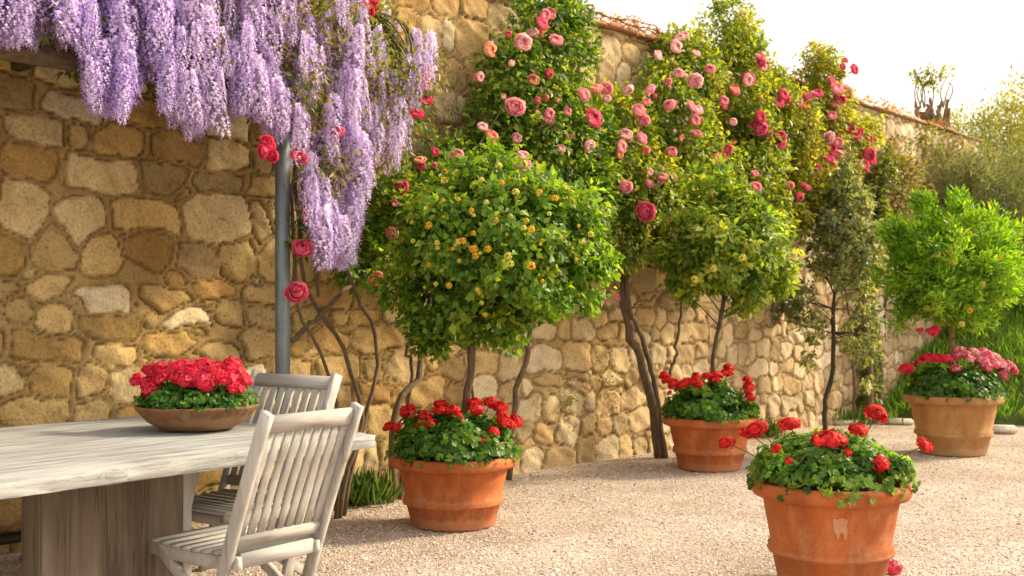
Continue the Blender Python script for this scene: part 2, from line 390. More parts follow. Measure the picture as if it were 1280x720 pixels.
# ---------------------------------------------------------------- stone wall
S0, S1, WH = .2, 16.8, 3.84
def build_wall():
    # rubble sites in rough courses; every stone has its own half sizes
    sites = []
    z = -.1
    while z < WH + .1:
        h = rng.uniform(.15, .30)
        s = S0 - .4 + rng.random() * .2
        while s < S1 + .3:
            k = np.clip(1.12 - (s - 3) * .028, .78, 1.12)
            w = rng.choice([.14, .22, .30, .38], p=[.16, .26, .33, .25]) * rng.uniform(.85, 1.15) * k
            hh = h * rng.uniform(.75, 1.15)
            sites.append((s + w / 2, z + h / 2 + rng.normal(0, .035), w / 2, hh / 2, rng.normal(0, .12)))
            if rng.random() < .28:
                sites.append((s + w + .02, z + h * rng.choice([.05, .95]), .045, .035, 0))
            s += w + rng.uniform(.0, .03)
        z += h * .93
    P = np.array(sites); ns = len(P)
    step = .0145
    ss = np.arange(S0, S1, step); zs = np.arange(0, WH, step)
    SS, ZZ = np.meshgrid(ss, zs, indexing='ij')
    # wavy warp so that outlines are not straight
    def fbm(x, y, f, seed):
        r = np.random.default_rng(seed); o = 0
        for k in range(5):
            a, b, c = r.uniform(.6, 1.4, 3) * f * (1.7 ** k) / 1.7; t = r.random() * 6.28; q = r.random() * 6.28
            o = o + np.sin(x * a + y * b * .7 + t + 1.3 * np.sin(y * c + q)) / (1.85 ** k)
        return o
    wx = SS + .012 * fbm(SS, ZZ, 14, 1); wz = ZZ + .012 * fbm(ZZ, SS, 15, 2)
    d1 = np.full(SS.shape, 9.); d2 = np.full(SS.shape, 9.); i1 = np.zeros(SS.shape, int)
    for k in range(ns):
        s, z, a, b, rot = P[k]
        i0, i9 = np.searchsorted(ss, [s - .5, s + .5]); j0, j9 = np.searchsorted(zs, [z - .42, z + .42])
        if i9 <= i0 or j9 <= j0: continue
        dx = wx[i0:i9, j0:j9] - s; dz = wz[i0:i9, j0:j9] - z
        cr, sr = math.cos(rot), math.sin(rot)
        u = np.abs(dx * cr + dz * sr); w = np.abs(-dx * sr + dz * cr)
        # signed distance-like measure to a rounded superellipse
        rr = ((u / a) ** 3.2 + (w / b) ** 3.2) ** (1 / 3.2)
        dd = (rr - 1) * min(a, b)
        D1 = d1[i0:i9, j0:j9]; D2 = d2[i0:i9, j0:j9]; I = i1[i0:i9, j0:j9]
        m = dd < D1
        D2[m] = D1[m]; D1[m] = dd[m]; I[m] = k
        m2 = (~m) & (dd < D2); D2[m2] = dd[m2]
    gap = d2 - d1                                  # 0 on the joint between stones
    jw = np.interp(SS, [2, 5, 9, 13], [.024, .018, .011, .010])       # joints narrow along the wall
    edge = np.clip((gap - jw) / .011, 0, 1)
    edge = edge * edge * (3 - 2 * edge)
    inside = np.clip(1 - (d1 - jw + .012) / .012, 0, 1)       # far from every stone: mortar
    face = edge * inside
    rimd = np.minimum(gap - jw, jw - .002 - d1)                # depth inside the stone outline
    crack = np.exp(-((rimd - .001) / .0070) ** 2)            # the open joint round each stone
    soft = np.clip(rimd / .05, 0, 1) ** .6
    proud = rng.uniform(.003, .013, ns); til = rng.normal(0, .05, (ns, 2))
    hgt = face * (proud[i1] * (.35 + .65 * soft) + .006 + til[i1, 0] * (SS - P[i1, 0]) + til[i1, 1] * (ZZ - P[i1, 1])) - .012 * crack
    hgt += (1 - face) * (1 - crack) * .010
    hgt += face * .0045 * fbm(SS, ZZ, 30, 5) + .004 * fbm(SS, ZZ, 40, 8) + .012 * fbm(SS, ZZ, 1.6, 9)
    # colours: golden ochre near the pergola, paler limestone further on
    pal_a = np.array([(.42, .28, .11), (.51, .37, .17), (.37, .235, .09), (.56, .44, .25), (.47, .335, .155), (.38, .28, .14), (.67, .575, .40)])
    pal_b = np.array([(.56, .44, .29), (.62, .51, .36), (.52, .40, .26), (.68, .58, .45), (.56, .44, .30), (.60, .50, .37), (.46, .35, .22)])
    t = np.clip((P[:, 0] - 5) / 6 + rng.normal(0, .15, ns), 0, 1)[:, None]
    q = rng.choice(7, ns, p=[.22, .22, .12, .14, .12, .1, .08])
    sc = (pal_a[q] * (1 - t) + pal_b[q] * t) * rng.uniform(.78, 1.2, (ns, 1))
    tt = np.clip((SS - 5) / 6, 0, 1)[..., None]
    mort = np.array([.36, .255, .115]) * (1 - tt) + np.array([.44, .33, .19]) * tt
    mort = mort * (1 + .12 * fbm(SS, ZZ, 9, 21)[..., None] * .5)
    mixf = np.clip(face * 1.15, 0, 1)[..., None]
    col = mort * (1 - mixf) + sc[i1] * mixf
    col = col * (1 - np.array([.44, .50, .58]) * crack[..., None])
    col = np.clip(col, .02, .85)
    rim = (SS < S0 + step) | (SS > S1 - 2 * step) | (ZZ > WH - 2 * step)
    hgt = np.where(rim, -.06, hgt)
    V = SS[..., None] * WD + (WC + hgt)[..., None] * WN; V[..., 2] = ZZ
    V[:, 0, 2] = -.1
    a, b = SS.shape
    i, j = np.meshgrid(np.arange(a - 1), np.arange(b - 1), indexing='ij')
    f = np.stack([i * b + j, (i + 1) * b + j, (i + 1) * b + j + 1, i * b + j + 1], -1).reshape(-1, 4)
    root = thing('stone_wall', 'long high wall of golden rubble stone running behind the terrace', 'wall', WS((S0 + S1) / 2, 0, 0))
    L = np.array(root.location)
    g = Geo(); g.add(V.reshape(-1, 3) - L, None, f, col.reshape(-1, 3))
    # the body behind the faced side
    bx = [WS(S0 + .005, -.05, -.1), WS(S1 - .02, -.05, -.1), WS(S1 - .02, -.55, -.1), WS(S0 + .005, -.55, -.1)]
    bx += [p + np.array([0, 0, WH + .07]) for p in bx]
    g.add(np.array(bx) - L, None, [(0, 1, 5, 4), (1, 2, 6, 5), (2, 3, 7, 6), (3, 0, 4, 7), (4, 5, 6, 7), (3, 2, 1, 0)], (.40, .29, .17))
    g.build('masonry', M_STONE, root, smooth=True)
    # coping of rough flat stones
    g = Geo(); s = S0
    while s < S1:
        w = rng.uniform(.16, .38); hh = rng.uniform(.05, .1); d0 = rng.uniform(.03, .08)
        z0 = WH - .03
        n = 5
        U, Vv = np.meshgrid(np.linspace(0, 1, n), np.linspace(0, 1, 4), indexing='ij')
        def pt(u, v, z): return WS(s + .006 + u * (w - .012), d0 - v * (.62 + d0), z)
        top = np.array([pt(u, v, z0 + hh - .02 * (abs(u - .5) * 2) ** 3 - .03 * (1 - v) ** 6 + rng.normal(0, .006)) for u, v in zip(U.ravel(), Vv.ravel())])
        bot = np.array([pt(u, v, z0) for u, v in zip(U.ravel(), Vv.ravel())])
        q = [(a * 4 + b, (a + 1) * 4 + b, (a + 1) * 4 + b + 1, a * 4 + b + 1) for a in range(n - 1) for b in range(3)]
        q += [tuple(x + 20 for x in r[::-1]) for r in q]
        ring = [k * 4 for k in range(n)] + [16 + k for k in range(1, 4)] + [k * 4 + 3 for k in range(n - 2, -1, -1)] + [2, 1]
        q += [(ring[k], ring[k] + 20, ring[(k + 1) % len(ring)] + 20, ring[(k + 1) % len(ring)]) for k in range(len(ring))]
        g.add(np.concatenate([top, bot]) - L, None, q, palette(1, [(.42, .26, .15), (.48, .36, .22), (.36, .2, .12)], None, .15)[0])
        s += w
    g.build('coping', M_STONE, root)
build_wall()

# ---------------------------------------------------------------- lathe pots
def lathe(prof, n=64, wob=.0):
    g = Geo(); prof = np.array(prof); k = len(prof)
    a = np.linspace(0, 2 * np.pi, n, endpoint=False)
    w = 1 + wob * (np.sin(a * 2 + .5) + .6 * np.sin(a * 3 + 2) + .4 * np.sin(a * 5))
    v = np.stack([prof[:, :1] * np.cos(a) * w, prof[:, :1] * np.sin(a) * w, np.repeat(prof[:, 1:2], n, 1)], -1).reshape(-1, 3)
    i, j = np.meshgrid(np.arange(k - 1), np.arange(n), indexing='ij'); j2 = (j + 1) % n
    f = np.stack([i * n + j, i * n + j2, (i + 1) * n + j2, (i + 1) * n + j], -1).reshape(-1, 4)
    g.add(v, None, f); return g

def make_pot(label, loc, R_, Hh, mat, chips=0, tilt=0, group='terracotta pots on the gravel'):
    root = thing('terracotta_pot', label, 'flower pot', loc, rng.random() * 6, group)
    rb = R_ * .66; r = lambda z: rb + (R_ * .90 - rb) * (z / Hh)
    zb = Hh * .36
    prof = [(0.01, .004), (rb - .012, .004), (rb, .018), (r(zb - .02), zb - .024), (r(zb) + .016, zb - .016), (r(zb) + .022, zb - .004), (r(zb) + .012, zb + .008), (r(zb) + .018, zb + .02), (r(zb) + .004, zb + .03),
            (r(Hh * .6), Hh * .6), (r(Hh - .075), Hh - .075)]
    lathe(prof, 72, .003).build('body', mat, root, smooth=True)
    rr = r(Hh - .075)
    prof = [(rr - .002, Hh - .084), (rr + .010, Hh - .080), (R_ - .008, Hh - .068), (R_ + .003, Hh - .052), (R_ + .002, Hh - .02), (R_ - .004, Hh - .004), (R_ - .016, Hh), (R_ - .04, Hh - .002), (R_ - .052, Hh - .02), (R_ - .06, Hh - .09)]
    lathe(prof, 72, .003).build('rim', mat, root, smooth=True)
    g = lathe([(0.01, Hh - .045), (R_ * .5, Hh - .05), (R_ - .054, Hh - .06)], 40); g.build('soil', M_SOIL, root)
    return root

POT2 = (-.357, 6.84, 0); POT3 = (1.64, 9.29, 0); POT4 = (4.05, 10.28, 0); POT1 = (1.515, 5.33, 0)
p1 = make_pot('wide terracotta pot with a flaked pale patch, nearest to the viewer', POT1, .367, .50, M_TERRA)
p2 = make_pot('terracotta pot of red geraniums under the yellow flowering tree, beside the slatted chairs', POT2, .388, .435, M_TERRA)
p3 = make_pot('orange terracotta pot standing between the twisted rose trunk and the dark little tree', POT3, .388, .437, M_TERRA)
p4 = make_pot('tall sand coloured terracotta pot at the edge of the lawn', POT4, .433, .545, M_TERRA_B)
# flaked patch on pot 1
def chip():
    p1.rotation_euler = (0, 0, 0)
    g = Geo()
    sh = np.array([(0, 0), (.18, .06), (.3, -.06), (.45, .1), (.62, .12), (.8, .02), (1, -.02), (.98, -.3), (.9, -.5), (1.0, -.8), (.98, -1.2), (.93, -1.55), (.8, -1.55), (.76, -1.2), (.62, -1.0), (.5, -1.05), (.42, -1.5), (.3, -1.5), (.3, -1.15), (.12, -1.0), (.08, -.6), (.14, -.3)])
    Hh, R_ = .50, .367; rb = R_ * .66
    def surf(a, z, o): 
        r = (rb + (R_ * .90 - rb) * z / Hh) + o
        return (r * math.sin(a), -r * math.cos(a), z)
    a0 = -.125; W = .25 / 1.0
    pts = [surf(a0 + x * .085 / .39 - .28 * .0 + -.12, .37 + y * .062, .0035) for x, y in sh]
    low = [surf(a0 + x * .085 / .39 + -.12, .37 + y * .062, -.004) for x, y in sh]
    bm = bmesh.new(); a = [bm.verts.new(p) for p in pts]; b = [bm.verts.new(p) for p in low]
    fc = bm.faces.new(a)
    for k in range(len(a)): bm.faces.new((a[k], b[k], b[(k + 1) % len(a)], a[(k + 1) % len(a)]))
    bmesh.ops.triangulate(bm, faces=[fc])
    me = bpy.data.meshes.new('flaked_patch'); bm.to_mesh(me); bm.free(); me.materials.append(M_CHIP)
    o = link('flaked_patch', me, p1); o['label'] = 'pale flaked patch'
chip()

# ---------------------------------------------------------------- flowers
def rose_mesh(name, col, r=.075, seed=0, core=None):
    rg = np.random.default_rng(seed); g = Geo()
    col = np.array(col); core = col * .8 if core is None else np.array(core)
    rings = [(3, .26, 84), (4, .40, 76), (5, .54, 66), (6, .68, 55), (7, .82, 42), (8, .95, 26), (9, 1.08, 6)]
    for ri, (n, rad, lat) in enumerate(rings):
        for k in range(n):
            a0 = (k + rg.random() * .5) / n * 6.283 + ri * 1.3; span = 6.283 / n * .72
            U = np.linspace(-1, 1, 5); T = np.linspace(0, 1, 4); v = []
            lt = math.radians(lat + rg.normal(0, 9)); lb = math.radians(-55); R0 = r * rad * rg.uniform(.9, 1.1)
            for t in T:
                for u in U:
                    la = lb + (lt - lb) * t * (1 - .16 * u * u)
                    a = a0 + u * span * (.45 + .55 * math.sin(min(1.57, t * 2.2)))
                    rr = R0 * (1 + (.16 if ri > 3 else .06) * t ** 4 - .05 * u * u + rg.normal(0, .03))
                    v.append((rr * math.cos(la) * math.cos(a), rr * math.cos(la) * math.sin(a), rr * .88 * math.sin(la)))
            f = [(i * 5 + j, i * 5 + j + 1, (i + 1) * 5 + j + 1, (i + 1) * 5 + j) for i in range(3) for j in range(4)]
            w = np.repeat(np.array([.0, .25, .6, 1.0]), 5)[:, None] * .7 + .3 * ri / 6
            c = (core * (1 - w) + col * w) * rg.uniform(.9, 1.1)
            g.add(v, None, f, np.clip(c, .01, .95))
    for k in range(5):
        a = k * 1.257; g.add([(0, 0, -r * .8), (r * .5 * math.cos(a - .3), r * .5 * math.sin(a - .3), -r * .75), (r * .95 * math.cos(a), r * .95 * math.sin(a), -r * .8), (r * .5 * math.cos(a + .3), r * .5 * math.sin(a + .3), -r * .75)], None, [(0, 1, 2, 3)], (.08, .16, .03))
    return g.mesh(name, M_PETAL, True)

ROSES = {}
for key, col, core in (('pink', (.91, .50, .56), (.82, .18, .27)), ('pale', (.93, .68, .69), (.87, .38, .43)), ('deep', (.82, .20, .32), (.68, .06, .16)),
                       ('peach', (.90, .52, .38), (.8, .25, .14)), ('crimson', (.82, .10, .20), (.62, .02, .07)), ('magenta', (.80, .18, .32), (.64, .06, .18))):
    ROSES[key] = [rose_mesh('rose_bloom', col, .068, s, core) for s in (1, 2, 3)]

def put_rose(parent, key, p, size, outw=(.5, -.8, .25)):
    o = link('bloom', random.choice(ROSES[key]), parent, np.array(p) - np.array(parent.location))
    d = Vector(unit(np.array(outw) + rng.normal(0, .35, 3)))
    o.rotation_euler = d.to_track_quat('Z', 'Y').to_euler(); s = size * rng.uniform(.68, 1.0) * .69
    bud = size < .62
    o.scale = (s * .72, s * .72, s * 1.25) if bud else (s, s * rng.uniform(.86, 1.0), s * rng.uniform(.7, 1.05))
    return o

def geranium_head_mesh(cols, seed, n=30, r=.040):
    rg = np.random.default_rng(seed); g = Geo()
    for k in range(n):
        ph = math.acos(1 - 1.55 * (k + .5) / n); th = k * 2.39996 + rg.random() * .5
        d = np.array([math.sin(ph) * math.cos(th), math.sin(ph) * math.sin(th), math.cos(ph)])
        c = d * r * rg.uniform(.6, 1.25) * np.array([1, 1, .8])
        a = unit(np.cross(d, [.3, .5, .8])); b = np.cross(d, a); col = np.array(cols[rg.integers(len(cols))]) * rg.uniform(.6, 1.2)
        for q in range(5):
            t = q / 5 * 6.283 + rg.random() * .4
            e = math.cos(t) * a + math.sin(t) * b; s = -math.sin(t) * a + math.cos(t) * b
            L = .019 * rg.uniform(.7, 1.5)
            tip = c + e * L + d * .004 * rg.normal(); m = c + e * L * .62 + d * .005
            g.add([c, m - s * L * .42, tip - s * L * .2, tip + s * L * .2, m + s * L * .42], [(0, 1, 4)], [(1, 2, 3, 4)], np.clip(col, .01, .95))
        g.add([c * .1, c + a * .002, c + b * .002], [(0, 1, 2)], None, (.12, .2, .04))
    return g.mesh('geranium_head', M_PETAL)
RED = [geranium_head_mesh([(.72, .02, .018), (.80, .035, .03), (.62, .012, .012)], s) for s in (1, 2, 3)]
CERISE = [geranium_head_mesh([(.78, .03, .08), (.84, .06, .13), (.68, .02, .05)], s) for s in (4, 5, 6)]
PINKG = [geranium_head_mesh([(.80, .10, .2), (.86, .24, .34), (.72, .05, .12), (.88, .5, .52), (.76, .06, .14)], s) for s in (7, 8, 9)]

LEAFV = None
def round_leaves(g, pos, nrm, size, cols):
    "geranium leaves: shallow scalloped cups"
    n = len(pos); nrm = unit(nrm); a = unit(np.cross(nrm, rand_dirs(n))); b = np.cross(nrm, a)
    K = 9; ang = np.linspace(-2.75, 2.75, K); rad = 1 + .10 * np.cos(np.arange(K) * math.pi)
    S = np.broadcast_to(size, (n,))[:, None, None] * .5
    rim = pos[:, None] + S * (rad * np.cos(ang))[None, :, None] * a[:, None] + S * (rad * np.sin(ang))[None, :, None] * b[:, None] + S * (.22 + .1 * np.sin(np.arange(K) * 2.2))[None, :, None] * nrm[:, None]
    v = np.concatenate([pos[:, None], rim], 1).reshape(-1, 3)
    base = np.arange(n)[:, None] * (K + 1)
    f = np.concatenate([base + [[0, k + 1, k + 2]] for k in range(K - 1)])
    g.add(v, f, None, np.repeat(cols, K + 1, 0))

GREENS = [(.05, .14, .02), (.085, .22, .03), (.14, .30, .04), (.04, .11, .02), (.24, .38, .06)]
def geranium(label, loc, rx, hz, heads, n_leaf, leaf, meshes, pal=GREENS, wts=(4, 4, 3, 3, 1), droop=.1, group='geraniums in bloom', hsize=1.0, ry=None, hang=.06, skew=0):
    root = thing('geranium_plant', label, 'geranium', loc, 0, group)
    L = np.array(root.location); ry = ry or rx
    g = Geo()
    # mound: little hills of leaves
    nh = 80
    hp = rand_dirs(nh); hp[:, 2] = np.abs(hp[:, 2]) * .9 + .05
    hr = rng.uniform(.72, 1.04, (nh, 1))
    hc = hp * hr * np.array([rx, ry, hz]) * .84
    idx = rng.integers(0, nh, n_leaf)
    off = rand_dirs(n_leaf); off[:, 2] = np.abs(off[:, 2]) * .9 - .15
    pos = hc[idx] + off * (rx * .24) * rng.random((n_leaf, 1)) ** .4
    low = rng.random(n_leaf) < .05                         # skirt over the rim
    aa = rng.random(n_leaf) * 6.283
    pos[low] = np.stack([np.cos(aa) * rx * rng.uniform(.86, 1.02, n_leaf), np.sin(aa) * ry * rng.uniform(.86, 1.02, n_leaf), rng.uniform(-hang, .06, n_leaf)], -1)[low]
    nr = unit(pos / np.array([rx, ry, hz * .8]) + off * .6 + rng.normal(0, .45, (n_leaf, 3)) + np.array([0, 0, .35]))
    cc = np.clip(palette(nh, pal, wts, .2)[idx] * .55 + palette(n_leaf, pal, wts, .2) * .45, .004, 1)
    round_leaves(g, pos, nr, leaf * rng.uniform(.6, 1.25, n_leaf), cc)
    m = 170                                                # a few stems and buds
    sd = unit(np.concatenate([rng.normal(0, .5, (m, 2)), np.ones((m, 1))], 1))
    for k in range(26):
        q = hc[rng.integers(nh)]; tube(g, [q * .1, q * .6 + [0, 0, .02], q], .0035, 4, (.10, .16, .04), False)
    g.build('foliage', M_LEAF, root)
    for (x, y, z, s) in heads:
        P = np.array([x, y, z]) - L
        o = link('flower_head', random.choice(meshes), root, P)
        out = unit(P / np.array([rx, ry, hz]) + np.array([0, -.25, .45]))
        o.rotation_euler = Vector(out + rng.normal(0, .15, 3)).to_track_quat('Z', 'Y').to_euler(); o.scale = (s * hsize * rng.uniform(.85, 1.2), s * hsize * rng.uniform(.85, 1.1), s * hsize * rng.uniform(.65, .95))
        st = Geo(); b0 = P * np.array([.55, .55, .3]); tube(st, spline([b0, (b0 + P) / 2 + [0, 0, .01], P - out * .01 * s], 6), .003, 5, (.12, .17, .05), False)
        sd_ = st.build('flower_stalk', M_LEAF, root)
    return root

def heads_at(pts, cx, Zc, cyb, r, scale=1.0, spread=.85):
    "flower heads on the near side of a mound centred at depth Zc"
    out = []
    for px, py, s in pts:
        t = np.clip((py - cyb[0]) / (cyb[1] - cyb[0]), 0, 1)     # 0 top, 1 low
        x = (px - 640) / F * Zc - cx
        dy = math.sqrt(max(0, 1 - min(1, (x / r) ** 2))) * r * (t ** .6) * spread
        Z = Zc - dy
        p = ray(px, py, Z); out.append((p[0], p[1], p[2], s * scale))
    return out

def conv(lst, sx, ox, oy, s=1.0): return [(ox + a / sx, oy + b / sx, (c[0] if c else 1) * s) for a, b, *c in lst]

h1 = conv([(65, 345, .95), (128, 318, 1.25), (150, 305, 1.1), (240, 293, 1.2), (352, 337, 1.5), (435, 310, 1.25), (485, 265, 1.4), (495, 405, 1.05), (405, 373, .5), (203, 362, .6), (238, 396, .5)], 2.25, 880, 400)
P1c = (POT1[0], POT1[1], .50)
h1 = [(a, b, c * .86) for a, b, c in h1]
HH = heads_at(h1, POT1[0], 5.33, (515, 590), .38)
HH.append(tuple(ray(1156, 556, 5.2)) + (.95,)); HH.append(tuple(ray(1118, 716, 5.35)) + (.0001,))
HH = HH[:-1]
geranium('bushy red geranium with light green leaves in the nearest pot', P1c, .385, .22, HH, 5200, .037, RED,
         [(.05, .14, .02), (.10, .23, .03), (.19, .33, .045), (.03, .09, .02), (.28, .40, .07)], (3, 4, 4, 2, 2), hang=.05)
h2 = conv([(57, 190), (95, 195, .8), (143, 120, 1.3), (220, 145, 1.1), (205, 190, 1.1), (240, 185, 1.2), (290, 92, 1.1), (285, 120), (345, 118, 1.2), (368, 155, 1.1), (445, 88, 1.2), (450, 112, 1.2), (515, 85, 1.1), (560, 105, 1.1), (575, 165, 1.3), (630, 165, 1.2), (565, 130), (525, 220, 1.1), (485, 255, 1.3), (367, 303, .7), (605, 180)], 3.59, 470, 480)
geranium('red geranium round the trunk of the yellow flowering standard tree', (POT2[0], POT2[1], .43), .405, .29, heads_at(h2, POT2[0], 6.84, (503, 570), .38, .85), 4200, .042, RED, hang=.03)
h3 = conv([(130, 130), (150, 155), (185, 178, 1.1), (235, 185, 1.1), (260, 170), (320, 140), (335, 185, 1.1), (300, 165), (385, 135), (430, 130, 1.1), (425, 155), (500, 90), (490, 118), (605, 160, .9), (615, 195, 1.1), (620, 255), (605, 215, .9), (165, 230, .5)], 4.5, 800, 440)
geranium('red geranium filling the orange pot beside the twisted rose trunk', (POT3[0], POT3[1], .43), .395, .32, heads_at(h3, POT3[0], 9.29, (460, 520), .4, 1.0), 3400, .048, RED, hang=.0)
h4r = conv([(135, 135, 1.1), (205, 95, .7), (245, 75), (280, 75), (330, 80), (350, 80), (150, 128)], 4.233, 1100, 430)
h4p = conv([(420, 30), (410, 65), (450, 60, 1.2), (500, 45, 1.2), (540, 45, 1.2), (590, 85, 1.1), (615, 65), (600, 100, 1.2), (650, 120, 1.3), (700, 130, 1.2), (560, 120, 1.1), (650, 160), (480, 80), (520, 80, 1.1), (405, 130, .8), (570, 60), (630, 95, 1.2), (685, 110), (545, 95, 1.1)], 4.233, 1100, 430)
r4 = geranium('pink and red geranium overflowing the tall sand coloured pot', (POT4[0], POT4[1], .54), .44, .30, heads_at(h4p, POT4[0], 10.28, (435, 500), .44, 1.1), 3600, .045, PINKG,
         [(.05, .13, .02), (.08, .19, .03), (.13, .25, .04)], (3, 3, 2), hang=.03)
for x, y, z, s in heads_at(h4r, POT4[0], 10.28, (435, 500), .44, 1.1):
    o = link('flower_head', random.choice(CERISE), r4, np.array([x, y, z]) - np.array(r4.location)); o.scale = (s,) * 3

# ---------------------------------------------------------------- woodwork
def box(g, c, size, M3=None, col=(1, 1, 1), bev=.004):
    "bevelled box; M3 = 3x3 rotation (columns are the box axes)"
    bm = bmesh.new(); bmesh.ops.create_cube(bm, size=1)
    for v in bm.verts: v.co = Vector((v.co.x * size[0], v.co.y * size[1], v.co.z * size[2]))
    if bev: bmesh.ops.bevel(bm, geom=bm.edges[:], offset=min(bev, min(size) * .3), segments=2, affect='EDGES')
    bm.verts.ensure_lookup_table()
    v = np.array([x.co[:] for x in bm.verts])
    if M3 is not None: v = v @ np.array(M3).T
    v = v + np.array(c)
    base = g.n
    f3, f4 = [], []
    for f in bm.faces:
        ids = [q.index for q in f.verts]
        if len(ids) == 3: f3.append(ids)
        elif len(ids) == 4: f4.append(ids)
        else:
            for k in range(1, len(ids) - 1): f3.append([ids[0], ids[k], ids[k + 1]])
    g.add(v, f3, f4, col); bm.free()

def bar(g, a, b, w, t, side=(1, 0, 0), bev=.004):
    "a bar from a to b; w across along side, t the other way"
    a = np.array(a, float); b = np.array(b, float); z = unit(b - a); x = unit(np.array(side) - z * np.dot(side, z)); y = np.cross(z, x)
    box(g, (a + b) / 2, (w, t, np.linalg.norm(b - a)), np.stack([x, y, z], 1), bev=bev)

def bentbar(g, pts, w, t, side=(1, 0, 0)):
    "bar of rectangular section along a curve"
    pts = np.asarray(pts, float); tan = unit(np.gradient(pts, axis=0)); s = np.array(side, float)
    nrm = unit(np.cross(tan, s)); k = len(pts); e = .15
    sec = [(-1, -1 + e), (-1 + e, -1), (1 - e, -1), (1, -1 + e), (1, 1 - e), (1 - e, 1), (-1 + e, 1), (-1, 1 - e)]
    v = np.stack([pts + s * w / 2 * a + nrm * t / 2 * b for a, b in sec], 1).reshape(-1, 3); n = 8
    f = [(i * n + j, i * n + (j + 1) % n, (i + 1) * n + (j + 1) % n, (i + 1) * n + j) for i in range(k - 1) for j in range(n)]
    v = np.concatenate([v, pts[:1], pts[-1:]])
    f3 = [(k * n, (q + 1) % n, q) for q in range(n)] + [(k * n + 1, (k - 1) * n + q, (k - 1) * n + (q + 1) % n) for q in range(n)]
    g.add(v, f3, f)

def make_chair(label, loc, facing, W=.50, HT=.92, seat=.39, D=.44, back=.20, nsl=9):
    "folding slatted garden chair; local +Y is the way it faces, origin under the back of the seat"
    rz = math.atan2(facing[1], facing[0]) - math.pi / 2
    root = thing('slatted_chair', label, 'chair', loc, rz, 'slatted garden chairs round the table')
    k = back / (HT - seat)
    sy = lambda z: -(z - seat) * k * (1.0 + .10 * (z - seat) / (HT - seat)) if z > seat else -(z - seat) * k * .95
    zs = np.linspace(0.0, HT, 12)
    for s in (-1, 1):
        g = Geo(); bentbar(g, [(s * (W / 2 - .014), sy(z), z) for z in zs], .028, .052)
        g.build('stile', M_TEAK, root)
        g = Geo(); zz = np.linspace(seat - .03, 0, 7)
        y = D * .9 + (zz - (seat - .03)) * (D * .9 + .10) / (seat - .03) + .03 * np.sin((seat - zz) / seat * 3.14)
        bentbar(g, [(s * (W / 2 - .046), yy, q) for yy, q in zip(y, zz)], .026, .042)
        g.build('leg', M_TEAK, root)
    # backrest: rails with slats between
    g = Geo(); iw = W - .06
    zt = HT - .045; zb = seat + .045
    def rail(z, h, t=.024, yo=0): 
        a = math.atan(k); c = (0, sy(z) + yo, z)
        M3 = np.array([[1, 0, 0], [0, math.cos(a), -math.sin(a)], [0, math.sin(a), math.cos(a)]])
        box(g, c, (iw, t, h), M3, bev=.006)
    rail(zt, .072); g.build('top_rail', M_TEAKX, root)
    g = Geo(); rail(zb, .055); g.build('lower_rail', M_TEAKX, root)
    g = Geo()
    for i in range(nsl):
        x = -iw / 2 + iw * (i + .5) / nsl
        zq = np.linspace(zb + .024, zt - .032, 6)
        bentbar(g, [(x, sy(z) + .002, z) for z in zq], iw / nsl * .66, .012)
    g.build('back_slats', M_TEAK, root)
    # seat: rails and slats running across
    g = Geo()
    for s in (-1, 1):
        yy = np.linspace(-.03, D, 8)
        bentbar(g, [(s * (W / 2 - .046), y, seat - .035 - .012 * math.sin((y + .03) / (D + .03) * 3.1)) for y in yy], .024, .05)
    box(g, (0, -.012, seat - .03), (W - .12, .022, .06)); box(g, (0, D - .02, seat - .045), (W - .12, .022, .045))
    g.build('seat_frame', M_TEAKX, root)
    g = Geo(); n = 8
    for i in range(n):
        y = .0 + (D - .0) * (i + .5) / n
        box(g, (0, y + .006, seat - .004 - .012 * math.sin(y / D * 3.1) ), (W - .066, D / n * .80, .018), bev=.005)
    g.build('seat', M_TEAKX, root)
    return root

fr = np.array([-.803, .596, 0])
fl = np.array([-.596, -.803, 0])
make_chair('slatted wooden folding chair drawn up to the near long side of the table', (-.945, 4.47, 0), fr, .50, .925, .37, .52, .205, 9)
make_chair('slatted wooden chair at the far short end of the table, behind the flower bowl', (-1.235, 5.55, 0), fl, .62, .99, .40, .46, .20, 9)

